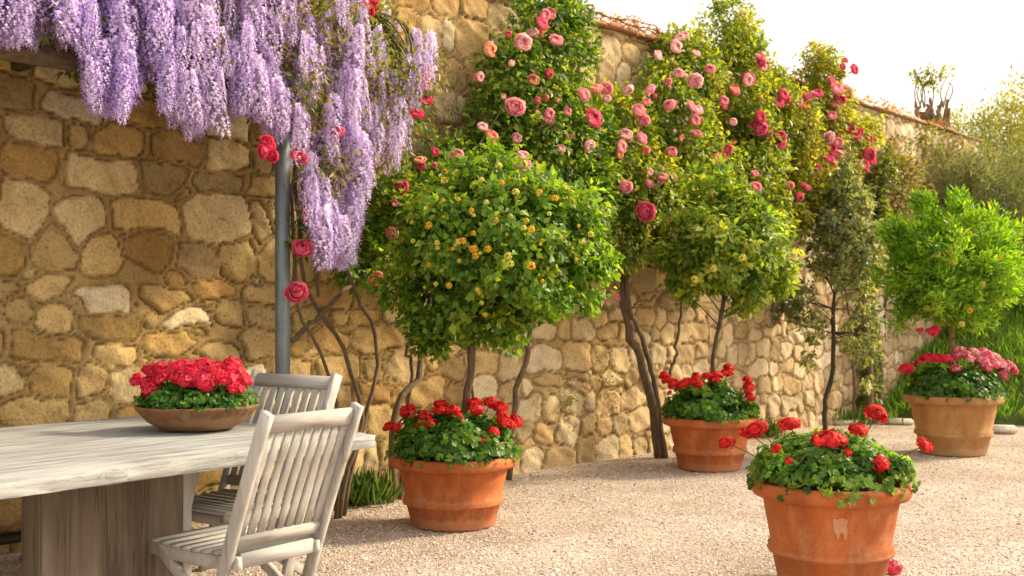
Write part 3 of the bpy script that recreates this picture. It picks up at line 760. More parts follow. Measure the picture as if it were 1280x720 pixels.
# table
def table():
    T0 = TD * .55 + TN * -4.44
    Ln = 3.79 - .55; root = thing('dining_table', 'long weathered grey plank table with slab legs', 'table', TD * (.55 + Ln / 2) + TN * -4.44, math.atan2(TD[1], TD[0]))
    # local x along the table, local -y = near side (TN direction is to the right = -y)
    W = 1.68; th = .068; top = .742
    nx, ny = 90, 26
    X, Y = np.meshgrid(np.linspace(-Ln / 2, Ln / 2, nx), np.linspace(-W / 2, W / 2, ny), indexing='ij')
    g = Geo()
    def nz(x, y): return .0022 * np.sin(x * 3 + np.sin(y * 9)) + .0016 * np.sin(y * 31 + .4 * np.sin(x * 2)) + .001 * np.sin(x * 11 + y * 4)
    eh = .006
    ed = np.minimum(np.minimum(X + Ln / 2, Ln / 2 - X), np.minimum(Y + W / 2, W / 2 - Y))
    Zt = top + nz(X, Y) - .010 * np.clip(1 - ed / .02, 0, 1) ** 2
    Yo = Y + np.where(np.abs(Y) > W / 2 - .001, np.sign(Y) * .006 * np.sin(X * 7 + np.sin(X * 23)), 0)
    topv = np.stack([X, Yo, Zt], -1).reshape(-1, 3)
    i, j = np.meshgrid(np.arange(nx - 1), np.arange(ny - 1), indexing='ij')
    f = np.stack([i * ny + j, (i + 1) * ny + j, (i + 1) * ny + j + 1, i * ny + j + 1], -1).reshape(-1, 4)
    ring = [(a, 0) for a in range(nx)] + [(nx - 1, b) for b in range(1, ny)] + [(a, ny - 1) for a in range(nx - 2, -1, -1)] + [(0, b) for b in range(ny - 2, 0, -1)]
    rv = np.array([topv[a * ny + b] for a, b in ring]); nr = len(ring)
    rows = [rv]
    ctr = np.array([0, 0, 0])
    for q, (dz, o) in enumerate(((.012, .004), (.03, .001), (.05, .003), (th, -.004))):
        r2 = rv.copy(); r2[:, 2] = top - dz + .0015 * np.sin(np.arange(nr) * .9 + q)
        r2[:, :2] += unit(np.stack([np.where(np.abs(rv[:, 0]) > Ln / 2 - .01, np.sign(rv[:, 0]), 0), np.where(np.abs(rv[:, 1]) > W / 2 - .02, np.sign(rv[:, 1]), 0)], -1)) * (o + .0015 * rng.normal(size=(nr, 1)))
        rows.append(r2)
    side = np.concatenate(rows)
    fs = [(a * nr + b, a * nr + (b + 1) % nr, (a + 1) * nr + (b + 1) % nr, (a + 1) * nr + b) for a in range(4) for b in range(nr)]
    fs = [t[::-1] for t in fs]
    g.add(topv, None, f); g.add(side, None, fs)
    g.add([(-Ln / 2, -W / 2, top - th), (Ln / 2, -W / 2, top - th), (Ln / 2, W / 2, top - th), (-Ln / 2, W / 2, top - th)], None, [(3, 2, 1, 0)])
    g.build('tabletop', M_TABLE, root)
    # slab legs
    def leg(xa, xb, ya, yb, taper=.03):
        g = Geo(); z1 = top - th - .001
        v = [(xa, ya, 0), (xb - taper * 1.0, ya, 0), (xb - taper * 1.0, yb, 0), (xa, yb, 0), (xa, ya, z1), (xb, ya, z1), (xb, yb, z1), (xa, yb, z1)]
        bm = bmesh.new(); vs = [bm.verts.new(p) for p in v]
        for q in ((0, 1, 5, 4), (1, 2, 6, 5), (2, 3, 7, 6), (3, 0, 4, 7), (4, 5, 6, 7), (3, 2, 1, 0)): bm.faces.new([vs[k] for k in q])
        bmesh.ops.bevel(bm, geom=bm.edges[:], offset=.008, segments=2, affect='EDGES')
        me = bpy.data.meshes.new('leg'); bm.to_mesh(me); bm.free(); me.materials.append(M_LEGW)
        link('leg', me, root)
    mid = .55 + Ln / 2
    # visible leg: solve its ends from where its faces stand
    nf = -4.02
    zl = nf / (.803 * (50 - 640) / F - .596); zr = nf / (.803 * (231 - 640) / F - .596)
    dl = zl * (.596 * (50 - 640) / F + .803); dr = zr * (.596 * (231 - 640) / F + .803)
    yn = -(nf + 4.44)
    leg(dl - mid, dr - mid, yn, yn + .14, .02)
    bm = bmesh.new(); z1 = top - th - .001; x0 = dr - mid  # added pale board, fills the bright strip beside the leg
    v = [(x0 + .002, yn + .02, 0), (x0 + .055, yn + .02, 0), (x0 + .055, yn + .02, .45), (x0 + .13, yn + .02, z1), (x0 + .002, yn + .02, z1)]
    a_ = [bm.verts.new(p) for p in v]; b_ = [bm.verts.new((p[0], p[1] + .10, p[2])) for p in v]
    bm.faces.new(a_); bm.faces.new(b_[::-1])
    for k in range(5): bm.faces.new((a_[k], b_[k], b_[(k + 1) % 5], a_[(k + 1) % 5]))
    bmesh.ops.recalc_face_normals(bm, faces=bm.faces[:]); bmesh.ops.bevel(bm, geom=bm.edges[:], offset=.005, segments=2, affect='EDGES')
    me = bpy.data.meshes.new('added_pale_board'); bm.to_mesh(me); bm.free(); me.materials.append(M_TEAK); link('added_pale_board', me, root)
table()

# dark bench against the wall, beyond the table
bl = thing('garden_bench', 'dark wooden trestle bench against the wall beyond the table', 'bench', WS(2.25, .45, 0), math.atan2(WD[1], WD[0]))
g = Geo(); box(g, (0, 0, .43), (1.1, .34, .045)); g.build('seat', M_DARKW, bl)
for s in (-1, 1):
    g = Geo()
    bar(g, (s * .46, -.10, .40), (s * .34, -.17, 0), .30 * .25, .05, (1, 0, 0)); g.build('leg', M_DARKW, bl)
    g = Geo()
    bar(g, (s * .46, .10, .40), (s * .34, .17, 0), .30 * .25, .05, (1, 0, 0)); g.build('leg', M_DARKW, bl)
g = Geo(); box(g, (0, -.14, .2), (.82, .04, .05)); g.build('stretcher', M_DARKW, bl)

# ---------------------------------------------------------------- bowl with red geraniums
BW = np.array([-1.49, 5.3, .742])
bowl = thing('clay_bowl', 'shallow brown clay bowl on the table', 'bowl', BW)
prof = [(.01, .002), (.12, .002), (.17, .012), (.225, .045), (.262, .085), (.281, .108), (.285, .118), (.279, .122), (.268, .117), (.24, .085), (.15, .06), (.01, .05)]
lathe(prof, 64, .006).build('body', M_TERRA_C, bowl, smooth=True)
lathe([(.01, .105), (.15, .105), (.262, .1)], 40).build('soil', M_SOIL, bowl)
hb = conv([(150, 215, .8), (215, 230), (240, 260), (225, 285, .9), (235, 150), (280, 150, 1.1), (330, 170, 1.1), (400, 200, 1.1), (415, 140), (440, 225), (470, 135), (540, 130, 1.1), (545, 205, 1.1), (560, 245, .9), (620, 160, 1.1), (640, 185), (680, 135), (725, 125, 1.1), (740, 150), (745, 200, 1.1), (785, 215, 1.1), (745, 260, .8), (690, 205, 1.1), (360, 150), (500, 180), (595, 200), (300, 200), (480, 215, .8)], 4.8, 140, 430)
geranium('cerise red geranium massed in the clay bowl on the table', (BW[0], BW[1], .85), .28, .15, heads_at(hb, BW[0], 5.3, (450, 500), .26, .93), 3600, .026, CERISE,
         [(.03, .11, .015), (.06, .18, .02), (.10, .24, .03), (.16, .28, .04)], (3, 4, 3, 1), hang=.0)

# ---------------------------------------------------------------- pergola
pg = thing('pergola', 'slim grey steel post and dark timber frame carrying the wisteria', 'pergola', (-1.27, 6.2, 0))
L0 = np.array(pg.location)
g = Geo(); box(g, (0, 0, 1.24), (.062, .062, 2.48), np.array([[.68, .737, 0], [.737, -.68, 0], [0, 0, 1.0]]).T, bev=.004); g.build('post', M_POST, pg)
g = Geo(); box(g, (0, 0, .006), (.16, .16, .012), np.array([[.68, .737, 0], [.737, -.68, 0], [0, 0, 1.0]]).T, bev=.002); g.build('base_plate', M_POST, pg)
sP = float(np.dot(L0, WD))
WR = np.stack([WD, WN, np.array([0, 0, 1.])], 1)
g = Geo(); box(g, WS((sP + .35 + .8) / 2, .947, 2.505) - L0, (sP + .35 - .8, .06, .12), WR, bev=.006); g.build('front_beam', M_BEAM, pg)
for s in np.arange(1.0, sP + .4, .55):
    g = Geo(); box(g, WS(s, .49, 2.645) - L0, (.06, .98, .085), WR, bev=.006); g.build('rafter', M_BEAM, pg)
for d in (.15, .55):
    g = Geo(); tube(g, [WS(.7, d, 2.70) - L0, WS(sP + .4, d, 2.70) - L0], .012, 6); g.build('wire_rail', M_POST, pg)

# ---------------------------------------------------------------- wisteria
PALE = [0, .1, .3, .8, .0, 1.0, .5]
def raceme(seed, dens=96):
    rg = np.random.default_rng(seed); g = Geo()
    n = dens; bend = rg.normal(0, .06, 2)
    t = (np.arange(n) + rg.random(n)) / n
    shape = np.sin(np.clip(t * 1.25 + .22, 0, 3.14) ) ** .8 * (1 - t) ** .35
    th = np.arange(n) * 2.39996 + rg.normal(0, .3, n)
    rad = .15 * shape + .012
    ax = np.stack([bend[0] * t ** 2, bend[1] * t ** 2, -t], -1)
    outd = np.stack([np.cos(th), np.sin(th), -.25 + 0 * th], -1)
    c = ax + outd * rad[:, None]
    s = (.080 * (1 - .45 * t)) * rg.uniform(.8, 1.2, n)
    a = unit(np.cross(outd, [0, 0, 1.])); up = np.cross(a, outd)
    pal = np.array([(.50, .38, .74), (.60, .49, .80), (.70, .60, .84), (.43, .31, .66), (.82, .74, .86)]) * (1.0, 1.0, 1.0)
    pal = pal * (1 - .5 * PALE[seed % 7]) + np.array([.84, .74, .82]) * .5 * PALE[seed % 7]
    col = pal[rg.choice(5, n, p=[.32, .34, .22, .09, .03])] * rg.uniform(.88, 1.1, (n, 1))
    dark = np.array([.32, .18, .55])
    for k in range(n):
        C0 = c[k]; A, U, O = a[k], up[k], outd[k]; q = s[k]
        # banner petal, two lobes
        g.add([C0, C0 + U * q * .75 - A * q * .55 - O * q * .1, C0 + U * q * .95 - O * q * .25, C0 + U * q * .75 + A * q * .55 - O * q * .1], None, [(0, 3, 2, 1)], np.clip(col[k] * 1.05, 0, .95))
        # keel and wings
        g.add([C0, C0 - A * q * .3 + O * q * .5 - U * q * .1, C0 + O * q * .75 - U * q * .45, C0 + A * q * .3 + O * q * .5 - U * q * .1], None, [(0, 1, 2, 3)], np.clip(col[k] * .75 + dark * .25, 0, 1))
    tube(g, ax[np.argsort(t)][::9], .006, 4, (.22, .25, .12), False)
    return g
RG = [raceme(s) for s in range(7)]
RM = [r.mesh('wisteria_raceme', M_PETAL) for r in RG]
RA = [r.arrays() for r in RG]

wis = thing('wisteria', 'lilac wisteria hanging in long racemes from the pergola and its steel post', 'climbing plant', WP(457, 612, .42) * np.array([1, 1, 0]))
LW = np.array(wis.location)
PX = np.array([-60, 0, 40, 60, 80, 100, 115, 140, 165, 175, 200, 208, 240, 275, 284, 295, 320, 340, 370, 385, 400, 440, 452, 462, 490, 520, 540])
BOT = np.array([60, 58, 62, 48, 62, 62, 140, 150, 142, 92, 96, 150, 178, 155, 95, 150, 150, 172, 190, 285, 338, 335, 260, 205, 225, 150, 110])
TOPY = lambda px: np.interp(px, [-60, 440, 470, 500, 540], [-75, -75, 20, 58, 80])
cand = []
# rows of racemes from top to bottom, in clusters
for trial in range(20000):
    px = rng.uniform(-60, 540); b = np.interp(px, PX, BOT) + rng.normal(0, 4); t0 = TOPY(px)
    e = rng.random()
    d = rng.uniform(.86, 1.22) if e < .68 else rng.uniform(.25, .9)
    if d < .8 and b > 200: d = rng.uniform(.8, 1.15)
    if px > 455: d = rng.uniform(.3, 1.0)
    u = (px - 640) / F; Z = (WC + d) / (.737 * u - .676)
    Lr = np.clip(rng.normal(.27, .055), .16, .42)
    lp = Lr * F / Z
    y1 = rng.uniform(t0, b)                   # tip of the raceme
    if rng.random() < .30: y1 = b - abs(rng.normal(0, 8))
    if y1 - lp < t0 - 40: continue
    # leave gaps showing what is behind
    k = math.sin(px * .045 + 1.2) * math.sin(y1 * .05 + px * .012)
    if k > .86 and rng.random() < .5: continue
    if px > 470 and rng.random() < .45: continue
    cand.append((px, y1 - lp, d, Lr, Z))
    if len(cand) >= 1080: break
front = sorted(range(len(cand)), key=lambda i: (-(cand[i][2] > .85) , cand[i][4]))
merged = Geo()
rest_pts = []
for rank, i in enumerate(front):
    px, y, d, Lr, Z = cand[i]
    p = ray(px, y, Z) - LW
    q = int(np.clip(rng.integers(0, 3) + 3.2 * (math.sin(px * .021 + 2) * .5 + .5) * (px < 330) + (3 if px > 330 and rng.random() < .75 else 0), 0, 6)) ; q = [0, 4, 1, 2, 6, 3, 5][q]; sc = np.array([Lr * rng.uniform(.75, 1.45)] * 2 + [Lr]); a = rng.random() * 6.28
    if rank < 100:
        o = link('raceme', RM[q], wis, p); o.scale = tuple(sc); o.rotation_euler = (rng.normal(0, .08), rng.normal(0, .08), a)
    else:
        v, c, f3, f4 = RA[q]; v = v * sc
        v = np.stack([v[:, 0] * math.cos(a) - v[:, 1] * math.sin(a), v[:, 0] * math.sin(a) + v[:, 1] * math.cos(a), v[:, 2]], -1) + p
        merged.add(v, f3, f4, np.clip(c * rng.uniform(.85, 1.15), 0, .95))
props(merged.build('raceme_mass', M_PETAL, wis), kind='stuff')
# woody stems
g = Geo()
BR = (.15, .105, .065)
def stem(g, ctrl, r0, r1, n=22, L=LW, jit=.006, col=BR, sides=8):
    p = spline([np.array(c) - L for c in ctrl], n, jit); tube(g, p, np.linspace(r0, r1, n), sides, col, True, .06)
GW = lambda px, d: (lambda p: np.array([p[0], p[1], 0.]))(WP(px, 600, d))
stem(g, [GW(424, .5), WP(440, 570, .46), WP(452, 520, .42), WP(432, 440, .5), WP(403, 393, .65), WP(380, 350, .8), WP(372, 250, .92), WP(365, 120, .95), WP(350, 80, .95)],   .017, .010)
stem(g, [GW(430, .45), WP(446, 560, .43), WP(461, 505, .42), WP(470, 460, .45), WP(466, 410, .5), WP(441, 358, .6), WP(420, 280, .7), WP(400, 150, .85), WP(390, 60, .9)], .015, .009)
stem(g, [WP(365, 425, .85), WP(390, 403, .75), WP(415, 376, .6), WP(450, 348, .4), WP(480, 330, .25)], .017, .012)
stem(g, [WP(398, 370, .8), WP(397, 250, .9), WP(400, 120, .95)], .012, .009)
for k in range(10):
    x0 = 380 - k * 45
    stem(g, [WP(x0, 90 - k * 4, .95), WP(x0 - 60, 60 - k * 5, rng.uniform(.5, 1)), WP(x0 - 130, 50 - k * 6, rng.uniform(.4, 1.1))], .014, .006, 10, jit=.02)
g.build('trunk', M_BARK, wis)
# leafy roof over the rafters, added thick to shade the wall
g = Geo(); m_ = 620
cs = np.array([WS(rng.uniform(.6, sP + .9), rng.uniform(.05, 1.05), rng.uniform(2.66, 3.15)) for _ in range(m_)]) - LW
clump_leaves(g, cs, np.full(m_, .15), np.tile([0, 0, 1.], (m_, 1)), 22, .06, .42, [(.10, .15, .03), (.14, .18, .04), (.22, .17, .06)], None, .3, .2)
g.build('shading_roof_foliage', M_LEAF, wis)
# sprays of bronze young leaves and bare twigs
g = Geo()
nc = 330
cs = []; 
for k in range(nc):
    px = rng.uniform(-50, 545); b = np.interp(px, PX, BOT); t0 = TOPY(px)
    cs.append(WP(px, rng.uniform(t0 - 5, b - 15), rng.uniform(.25, 1.1)))
for px, py, d in ((375, 125, 1.1), (385, 105, 1.05), (395, 140, 1.0), (330, 60, 1.0), (530, 70, .6), (545, 95, .5), (440, 60, .8), (420, 20, .8), (405, 200, 1.1), (415, 215, 1.1), (380, 95, 1.15), (70, 25, 1.1), (185, 70, 1.0), (365, 30, 1.1)):
    for _ in range(6): cs.append(WP(px + rng.normal(0, 12), py + rng.normal(0, 10), d + rng.normal(0, .05)))
cs = np.array(cs) - LW
clump_leaves(g, cs, np.full(len(cs), .11), np.tile(unit(WN + [0, 0, .2]), (len(cs), 1)), 20, .045, .42, [(.20, .17, .05), (.14, .18, .04), (.25, .15, .07), (.10, .14, .03)], None, .6, .2)
g.build('foliage', M_LEAF, wis)

# ---------------------------------------------------------------- climbing roses
def blob_clumps(blobs, dens=1.0, cr=.11):
    "clump centres filling blobs given by photo position, pixel radii and distance from the wall"
    cs, out = [], []
    for px, py, rx, ry, d, dr in blobs:
        c = WP(px, py, d); Z = c[1]; m = F / Z
        a, b = rx / m, ry / m
        a = a / .9
        n = int(dens * 10 * (a * b) / (.11 ** 2) * .35) + 4
        q = rand_dirs(n) * rng.uniform(.35, 1.0, (n, 1)) ** .6
        q[:, 1] = np.where(rng.random(n) < .7, np.abs(q[:, 1]), q[:, 1])
        P = c + q[:, :1] * a * WD + q[:, 1:2] * dr * WN + q[:, 2:] * b * np.array([0, 0, 1.])
        o = unit(q[:, :1] * .5 * WD + np.abs(q[:, 1:2]) * WN + (q[:, 2:] * .6 + .2) * np.array([0, 0, 1.]))
        # keep in front of the wall where below its top
        dd = P @ WN - WC
        bad = (dd < .06) & (P[:, 2] < WH + .05)
        P[bad] += (0.06 + .1 * rng.random(bad.sum()) - dd[bad])[:, None] * WN
        cs.append(P); out.append(o)
    return np.concatenate(cs), np.concatenate(out)

def climber(name, label, loc, blobs, stems, pal, wts, leaf=.05, per=30, dens=1.7, group='climbing roses on the wall', cat='climbing rose'):
    root = thing(name, label, cat, loc, 0, group); L = np.array(root.location)
    g = Geo()
    for ctrl, r0, r1 in stems: stem(g, ctrl, r0, r1, 24, L, .008)
    cs, out = blob_clumps(blobs, dens)
    # thin canes reaching into the foliage
    tips = [np.array(c[0][-1]) for c in stems]
    for k in range(min(60, len(cs))):
        p = cs[rng.integers(len(cs))]; t = tips[rng.integers(len(tips))]
        if np.linalg.norm(p - t) > 1.6: continue
        mid = (p + t) / 2 + rng.normal(0, .07, 3) + [0, 0, .1]
        stem(g, [t, mid, p], .009, .003, 8, L, .0, (.09, .085, .035), 5)
    g.build('trunk', M_BARK, root)
    g = Geo()
    clump_leaves(g, cs - L, rng.uniform(.07, .15, len(cs)), out, per, leaf, .62, pal, wts, .3, .5, .2)
    g.build('foliage', M_LEAF, root)
    return root

GD = [(.035, .10, .015), (.07, .16, .022), (.14, .25, .03), (.25, .35, .04), (.38, .44, .06)]
roseA = climber('climbing_rose', 'leafy pink climbing rose left of the open stone panel, behind the yellow flowering tree', GW(488, .3),
    [(675, 28, 55, 48, .32, .25), (650, 95, 66, 55, .3, .28), (700, 65, 44, 66, .3, .25), (620, 145, 46, 45, .25, .2), (680, 165, 75, 60, .35, .3), (640, 225, 70, 45, .3, .25),
     (720, 235, 60, 60, .35, .28), (565, 235, 50, 35, .25, .2), (505, 285, 55, 48, .3, .22), (465, 315, 34, 30, .3, .2), (600, 205, 40, 36, .25, .2), (735, 175, 36, 55, .3, .25), (480, 250, 22, 26, .35, .15), (505, 238, 42, 34, .3, .18), (548, 205, 30, 34, .22, .15), (440, 330, 22, 22, .3, .15), (735, 290, 40, 35, .3, .2), (640, 300, 120, 50, .25, .2)],
    [([GW(488, .3), WP(495, 510, .3), WP(522, 470, .28), WP(530, 412, .25), WP(545, 340, .25), WP(575, 260, .25)], .026, .015),
     ([GW(500, .25), WP(515, 470, .2), WP(510, 440, .22), WP(520, 380, .25), WP(510, 310, .3)], .016, .01),
     ([GW(636, .2), WP(645, 490, .2), WP(660, 445, .2), WP(664, 400, .2), WP(680, 300, .25), WP(690, 180, .25), WP(680, 80, .25)], .024, .014)],
    GD, (3, 4, 4, 2.4, 1.2))
roseB = climber('climbing_rose', 'big pink climbing rose with thick twisted trunks rising beside the orange pot', GW(822, .3),
    [(905, 38, 38, 42, .25, .25), (925, 60, 32, 35, .25, .22), (765, 135, 40, 26, .15, .15), (822, 112, 46, 34, .25, .2), (966, 125, 30, 44, .2, .2), (955, 170, 40, 40, .25, .22), (865, 85, 48, 45, .28, .25), (838, 55, 22, 22, .1, .15), (780, 165, 46, 50, .28, .25), (845, 155, 60, 55, .33, .28), (925, 120, 42, 50, .28, .25), (800, 235, 66, 56, .36, .28),
     (880, 230, 66, 58, .36, .28), (772, 290, 45, 42, .3, .22), (840, 292, 66, 42, .33, .25), (940, 195, 52, 58, .3, .25), (955, 262, 45, 50, .28, .22), (895, 315, 70, 36, .28, .2), (760, 200, 35, 50, .3, .2)],
    [([GW(824, .3), WP(815, 500, .3), WP(800, 450, .28), WP(783, 400, .25), WP(782, 345, .25), WP(800, 280, .25), WP(830, 180, .25)], .045, .025),
     ([GW(832, .35), WP(822, 500, .33), WP(812, 455, .3), WP(800, 415, .33), WP(786, 385, .3), WP(790, 330, .3), WP(840, 250, .3)], .028, .016),
     ([WP(838, 470, .2), WP(845, 440, .2), WP(852, 385, .22), WP(850, 320, .25)], .016, .012),
     ([WP(790, 385, .28), WP(820, 370, .25), WP(845, 345, .25)], .012, .008)],
    [(.05, .11, .015), (.11, .19, .025), (.20, .29, .035), (.33, .38, .05), (.46, .45, .07)], (3, 4, 4, 3, 2))
roseC = climber('climbing_rose', 'climbing rose with magenta flower clusters at the far end of the wall', GW(1085, .3),
    [(1022, 88, 34, 30, .2, .22), (985, 150, 38, 42, .28, .25), (1030, 140, 38, 42, .28, .25), (1000, 208, 48, 48, .28, .25), (1056, 180, 32, 36, .28, .22), (1046, 226, 34, 34, .28, .2),
     (1000, 262, 32, 32, .25, .2), (1078, 165, 20, 24, .25, .2), (955, 105, 22, 26, .2, .15)],
    [([GW(1085, .3), WP(1088, 460, .3), WP(1080, 380, .25), WP(1085, 300, .25), WP(1070, 220, .25), WP(1040, 160, .25)], .04, .02),
     ([GW(1068, .2), WP(1066, 450, .2), WP(1050, 330, .2), WP(1020, 250, .2)], .018, .012)],
    [(.08, .13, .02), (.17, .23, .035), (.28, .32, .045), (.40, .40, .06), (.48, .43, .09)], (2, 3, 4, 3, 2), leaf=.055)

def bloom_list(root, pts, d, key_of, Smin=1.0):
    for px, py, s in pts:
        p = WP(px, py, d + rng.uniform(-.02, .08))
        put_rose(root, key_of(px, py), p, s * Smin, (.35, -.85, .2))
PK = lambda *w: (lambda px, py: random.choices(['pink', 'pale', 'deep', 'peach', 'crimson', 'magenta'], w)[0])
c3 = lambda l: conv(l, 2.4, 600, 0)
bA = c3([(188, 72, 1.25), (128, 128, 1.3), (228, 120, 1.3), (30, 148, 1.1), (212, 40, 1.0), (196, 45, .9), (160, 240, 1.1), (105, 320, 1.3), (208, 340, 1.1), (208, 360, 1.0), (36, 408, 1.3), (8, 380, 1), (262, 335, 1), (268, 405, 1), (130, 500, 1.1), (183, 540, 1.1), (248, 565, 1.1), (307, 662, 1.1), (0, 230, .7), (70, 290, .5), (95, 190, .6), (232, 300, .5), (85, 103, .6), (172, 300, .6), (245, 445, .7)])
bloom_list(roseA, bA, .58, PK(6, 4, 2, 1, 0, 0))
smaller = lambda l: [(a, b, c * .82) for a, b, c in l]
b2 = lambda l: conv(l, 2.4, 300, 0)
bloom_list(roseA, smaller(b2([(485, 560, 1.25), (465, 610, .8), (455, 700, 1.25), (540, 480, 1.1), (545, 498, .9), (585, 455, .9), (583, 495, .7), (725, 380, .7), (540, 625, .7), (715, 232, .8)])), .5, PK(5, 2, 3, 1, 0, 0))
bloom_list(roseA, [(472, 345, .8), (487, 360, .75), (468, 350, .7)], .5, PK(1, 1, 0, 4, 0, 0))
bB = c3([(312, 282, 1.4), (348, 265, 1.05), (380, 265, 1.0), (380, 295, .7), (445, 270, 1.1), (510, 270, 1.15), (338, 353, 1.6), (477, 330, 1.3), (492, 362, 1.3), (500, 305, .8), (437, 403, 1.5), (425, 440, 1.2), (420, 462, .9), (328, 438, 1.1), (645, 243, 1.5), (588, 140, 1.2), (536, 165, 1.15), (595, 220, .9), (568, 315, 1.1), (635, 318, 1.2), (655, 330, 1.1), (645, 360, 1.1), (650, 400, .8), (732, 302, 1.1), (765, 270, 1), (803, 240, 1.2), (843, 185, 1.2), (838, 170, 1.0), (850, 200, .9), (745, 447, 1.2), (712, 475, 1.1), (725, 468, .9), (438, 560, 1.25), (510, 550, 1.1), (548, 530, .9), (582, 533, .7), (575, 455, .9), (497, 635, 1.45), (583, 655, 1.25), (583, 700, 1.2), (676, 643, 1.35), (376, 622, .7), (695, 575, 1.1), (720, 585, .9), (828, 560, 1.1), (825, 520, .9), (760, 365, .9), (487, 415, 1.1), (690, 208, 1), (650, 160, .8), (615, 105, .9), (600, 112, .8), (510, 515, .8), (540, 545, .7)])
bloom_list(roseB, bB, .62, PK(6, 4, 2, 1.5, 0, 0))
bloom_list(roseB, [(730, 22, .8), (733, 55, .8), (768, 368, .7), (760, 378, .8), (772, 372, .7)], .45, PK(2, 2, 0, 3, 0, 0))
c4 = lambda l: conv(l, 2.526, 900, 0)
bC = c4([(88, 250, 1.4), (48, 285, 1.2), (200, 298, 1.3), (185, 325, 1.3), (210, 315, 1), (128, 368, 1.4), (130, 405, 1.6), (148, 420, 1.3), (115, 395, 1.1), (192, 430, 1.4), (185, 455, 1.4), (25, 470, 1.4), (310, 295, 1.2), (275, 310, 1.2), (290, 300, .9), (355, 258, 1.4), (372, 280, 1.5), (400, 290, 1.5), (378, 310, 1.4), (365, 325, 1.3), (425, 218, 1.3), (395, 190, .9), (388, 210, .8), (355, 365, 1.2), (345, 435, 1.5), (375, 450, 1.5), (352, 470, 1.6), (370, 490, 1.5), (343, 500, 1.4), (362, 510, 1.2), (430, 430, 1.3), (410, 405, 1.2), (465, 440, 1.2), (470, 488, 1.6), (455, 520, 1.5), (480, 510, 1.3), (465, 535, 1.2), (115, 585, 1.3), (220, 585, 1.1), (270, 590, 1.3), (250, 622, 1.1), (305, 530, 1.0), (10, 330, 1.2), (130, 185, 1.3), (142, 205, 1.0), (255, 330, 1), (445, 415, .9)])
bloom_list(roseC, bC, .5, PK(3, 2, 4, .8, 0, 4))

for root_, lst_, d_, keys_ in ((roseA, bA, .5, PK(5, 4, 2, 1, 0, 0)), (roseB, bB, .55, PK(5, 5, 2, 1, 0, 0)), (roseC, bC, .45, PK(4, 4, 2, 1, 0, 2))):
    for k in range(24 if root_ is roseB else 20):
        a = random.choice(lst_); b = random.choice(lst_); t = random.random() * .6
        px, py = a[0] * (1 - t) + b[0] * t + rng.normal(0, 6), a[1] * (1 - t) + b[1] * t + rng.normal(0, 6)
        put_rose(root_, keys_(px, py), WP(px, py, d_ + rng.uniform(-.04, .06)), rng.uniform(.4, .85), (rng.normal(.3, .5), -.8, rng.normal(.2, .4)))
roseD = climber('climbing_rose', 'red rose twining through the wisteria round the steel post', GW(420, .5) ,
    [(372, 300, 12, 30, .95, .06), (525, 110, 14, 22, .7, .08), (515, 150, 10, 14, .7, .06), (460, 10, 14, 14, .8, .06)],
    [([GW(420, .5), WP(425, 520, .6), WP(400, 440, .8), WP(374, 385, .93), WP(368, 300, .95), WP(372, 200, .97), WP(440, 120, .9), WP(520, 110, .7), WP(490, 50, .8), WP(462, 12, .85)], .012, .006)],
    GD, (3, 3, 2, 1, 0), leaf=.04, per=14)
for px, py, s, d in ((460, 14, 1.15, 1.0), (455, 3, 1.0, 1.0), (467, 6, 1.0, 1.0), (529, 90, .95, .9), (532, 101, .95, .9), (529, 112, .85, .9), (533, 125, 1.05, .9), (521, 142, .95, .9), (523, 98, .8, .9), (422, 164, .8, 1.2), (335, 182, .95, 1.24), (328, 190, .85, 1.24), (340, 195, .9, 1.24), (333, 176, .8, 1.24), (371, 193, .85, 1.2), (377, 198, .75, 1.2),
                     (385, 262, .95, 1.12), (386, 272, .8, 1.12), (378, 310, 1.3, 1.12), (371, 365, 1.3, 1.12), (372, 360, .9, 1.14), (384, 308, .8, 1.12)):
    put_rose(roseD, 'crimson' if px > 350 and py < 150 or px < 350 else 'deep', WP(px, py, d), s * .92, (.3, -.9, .1))

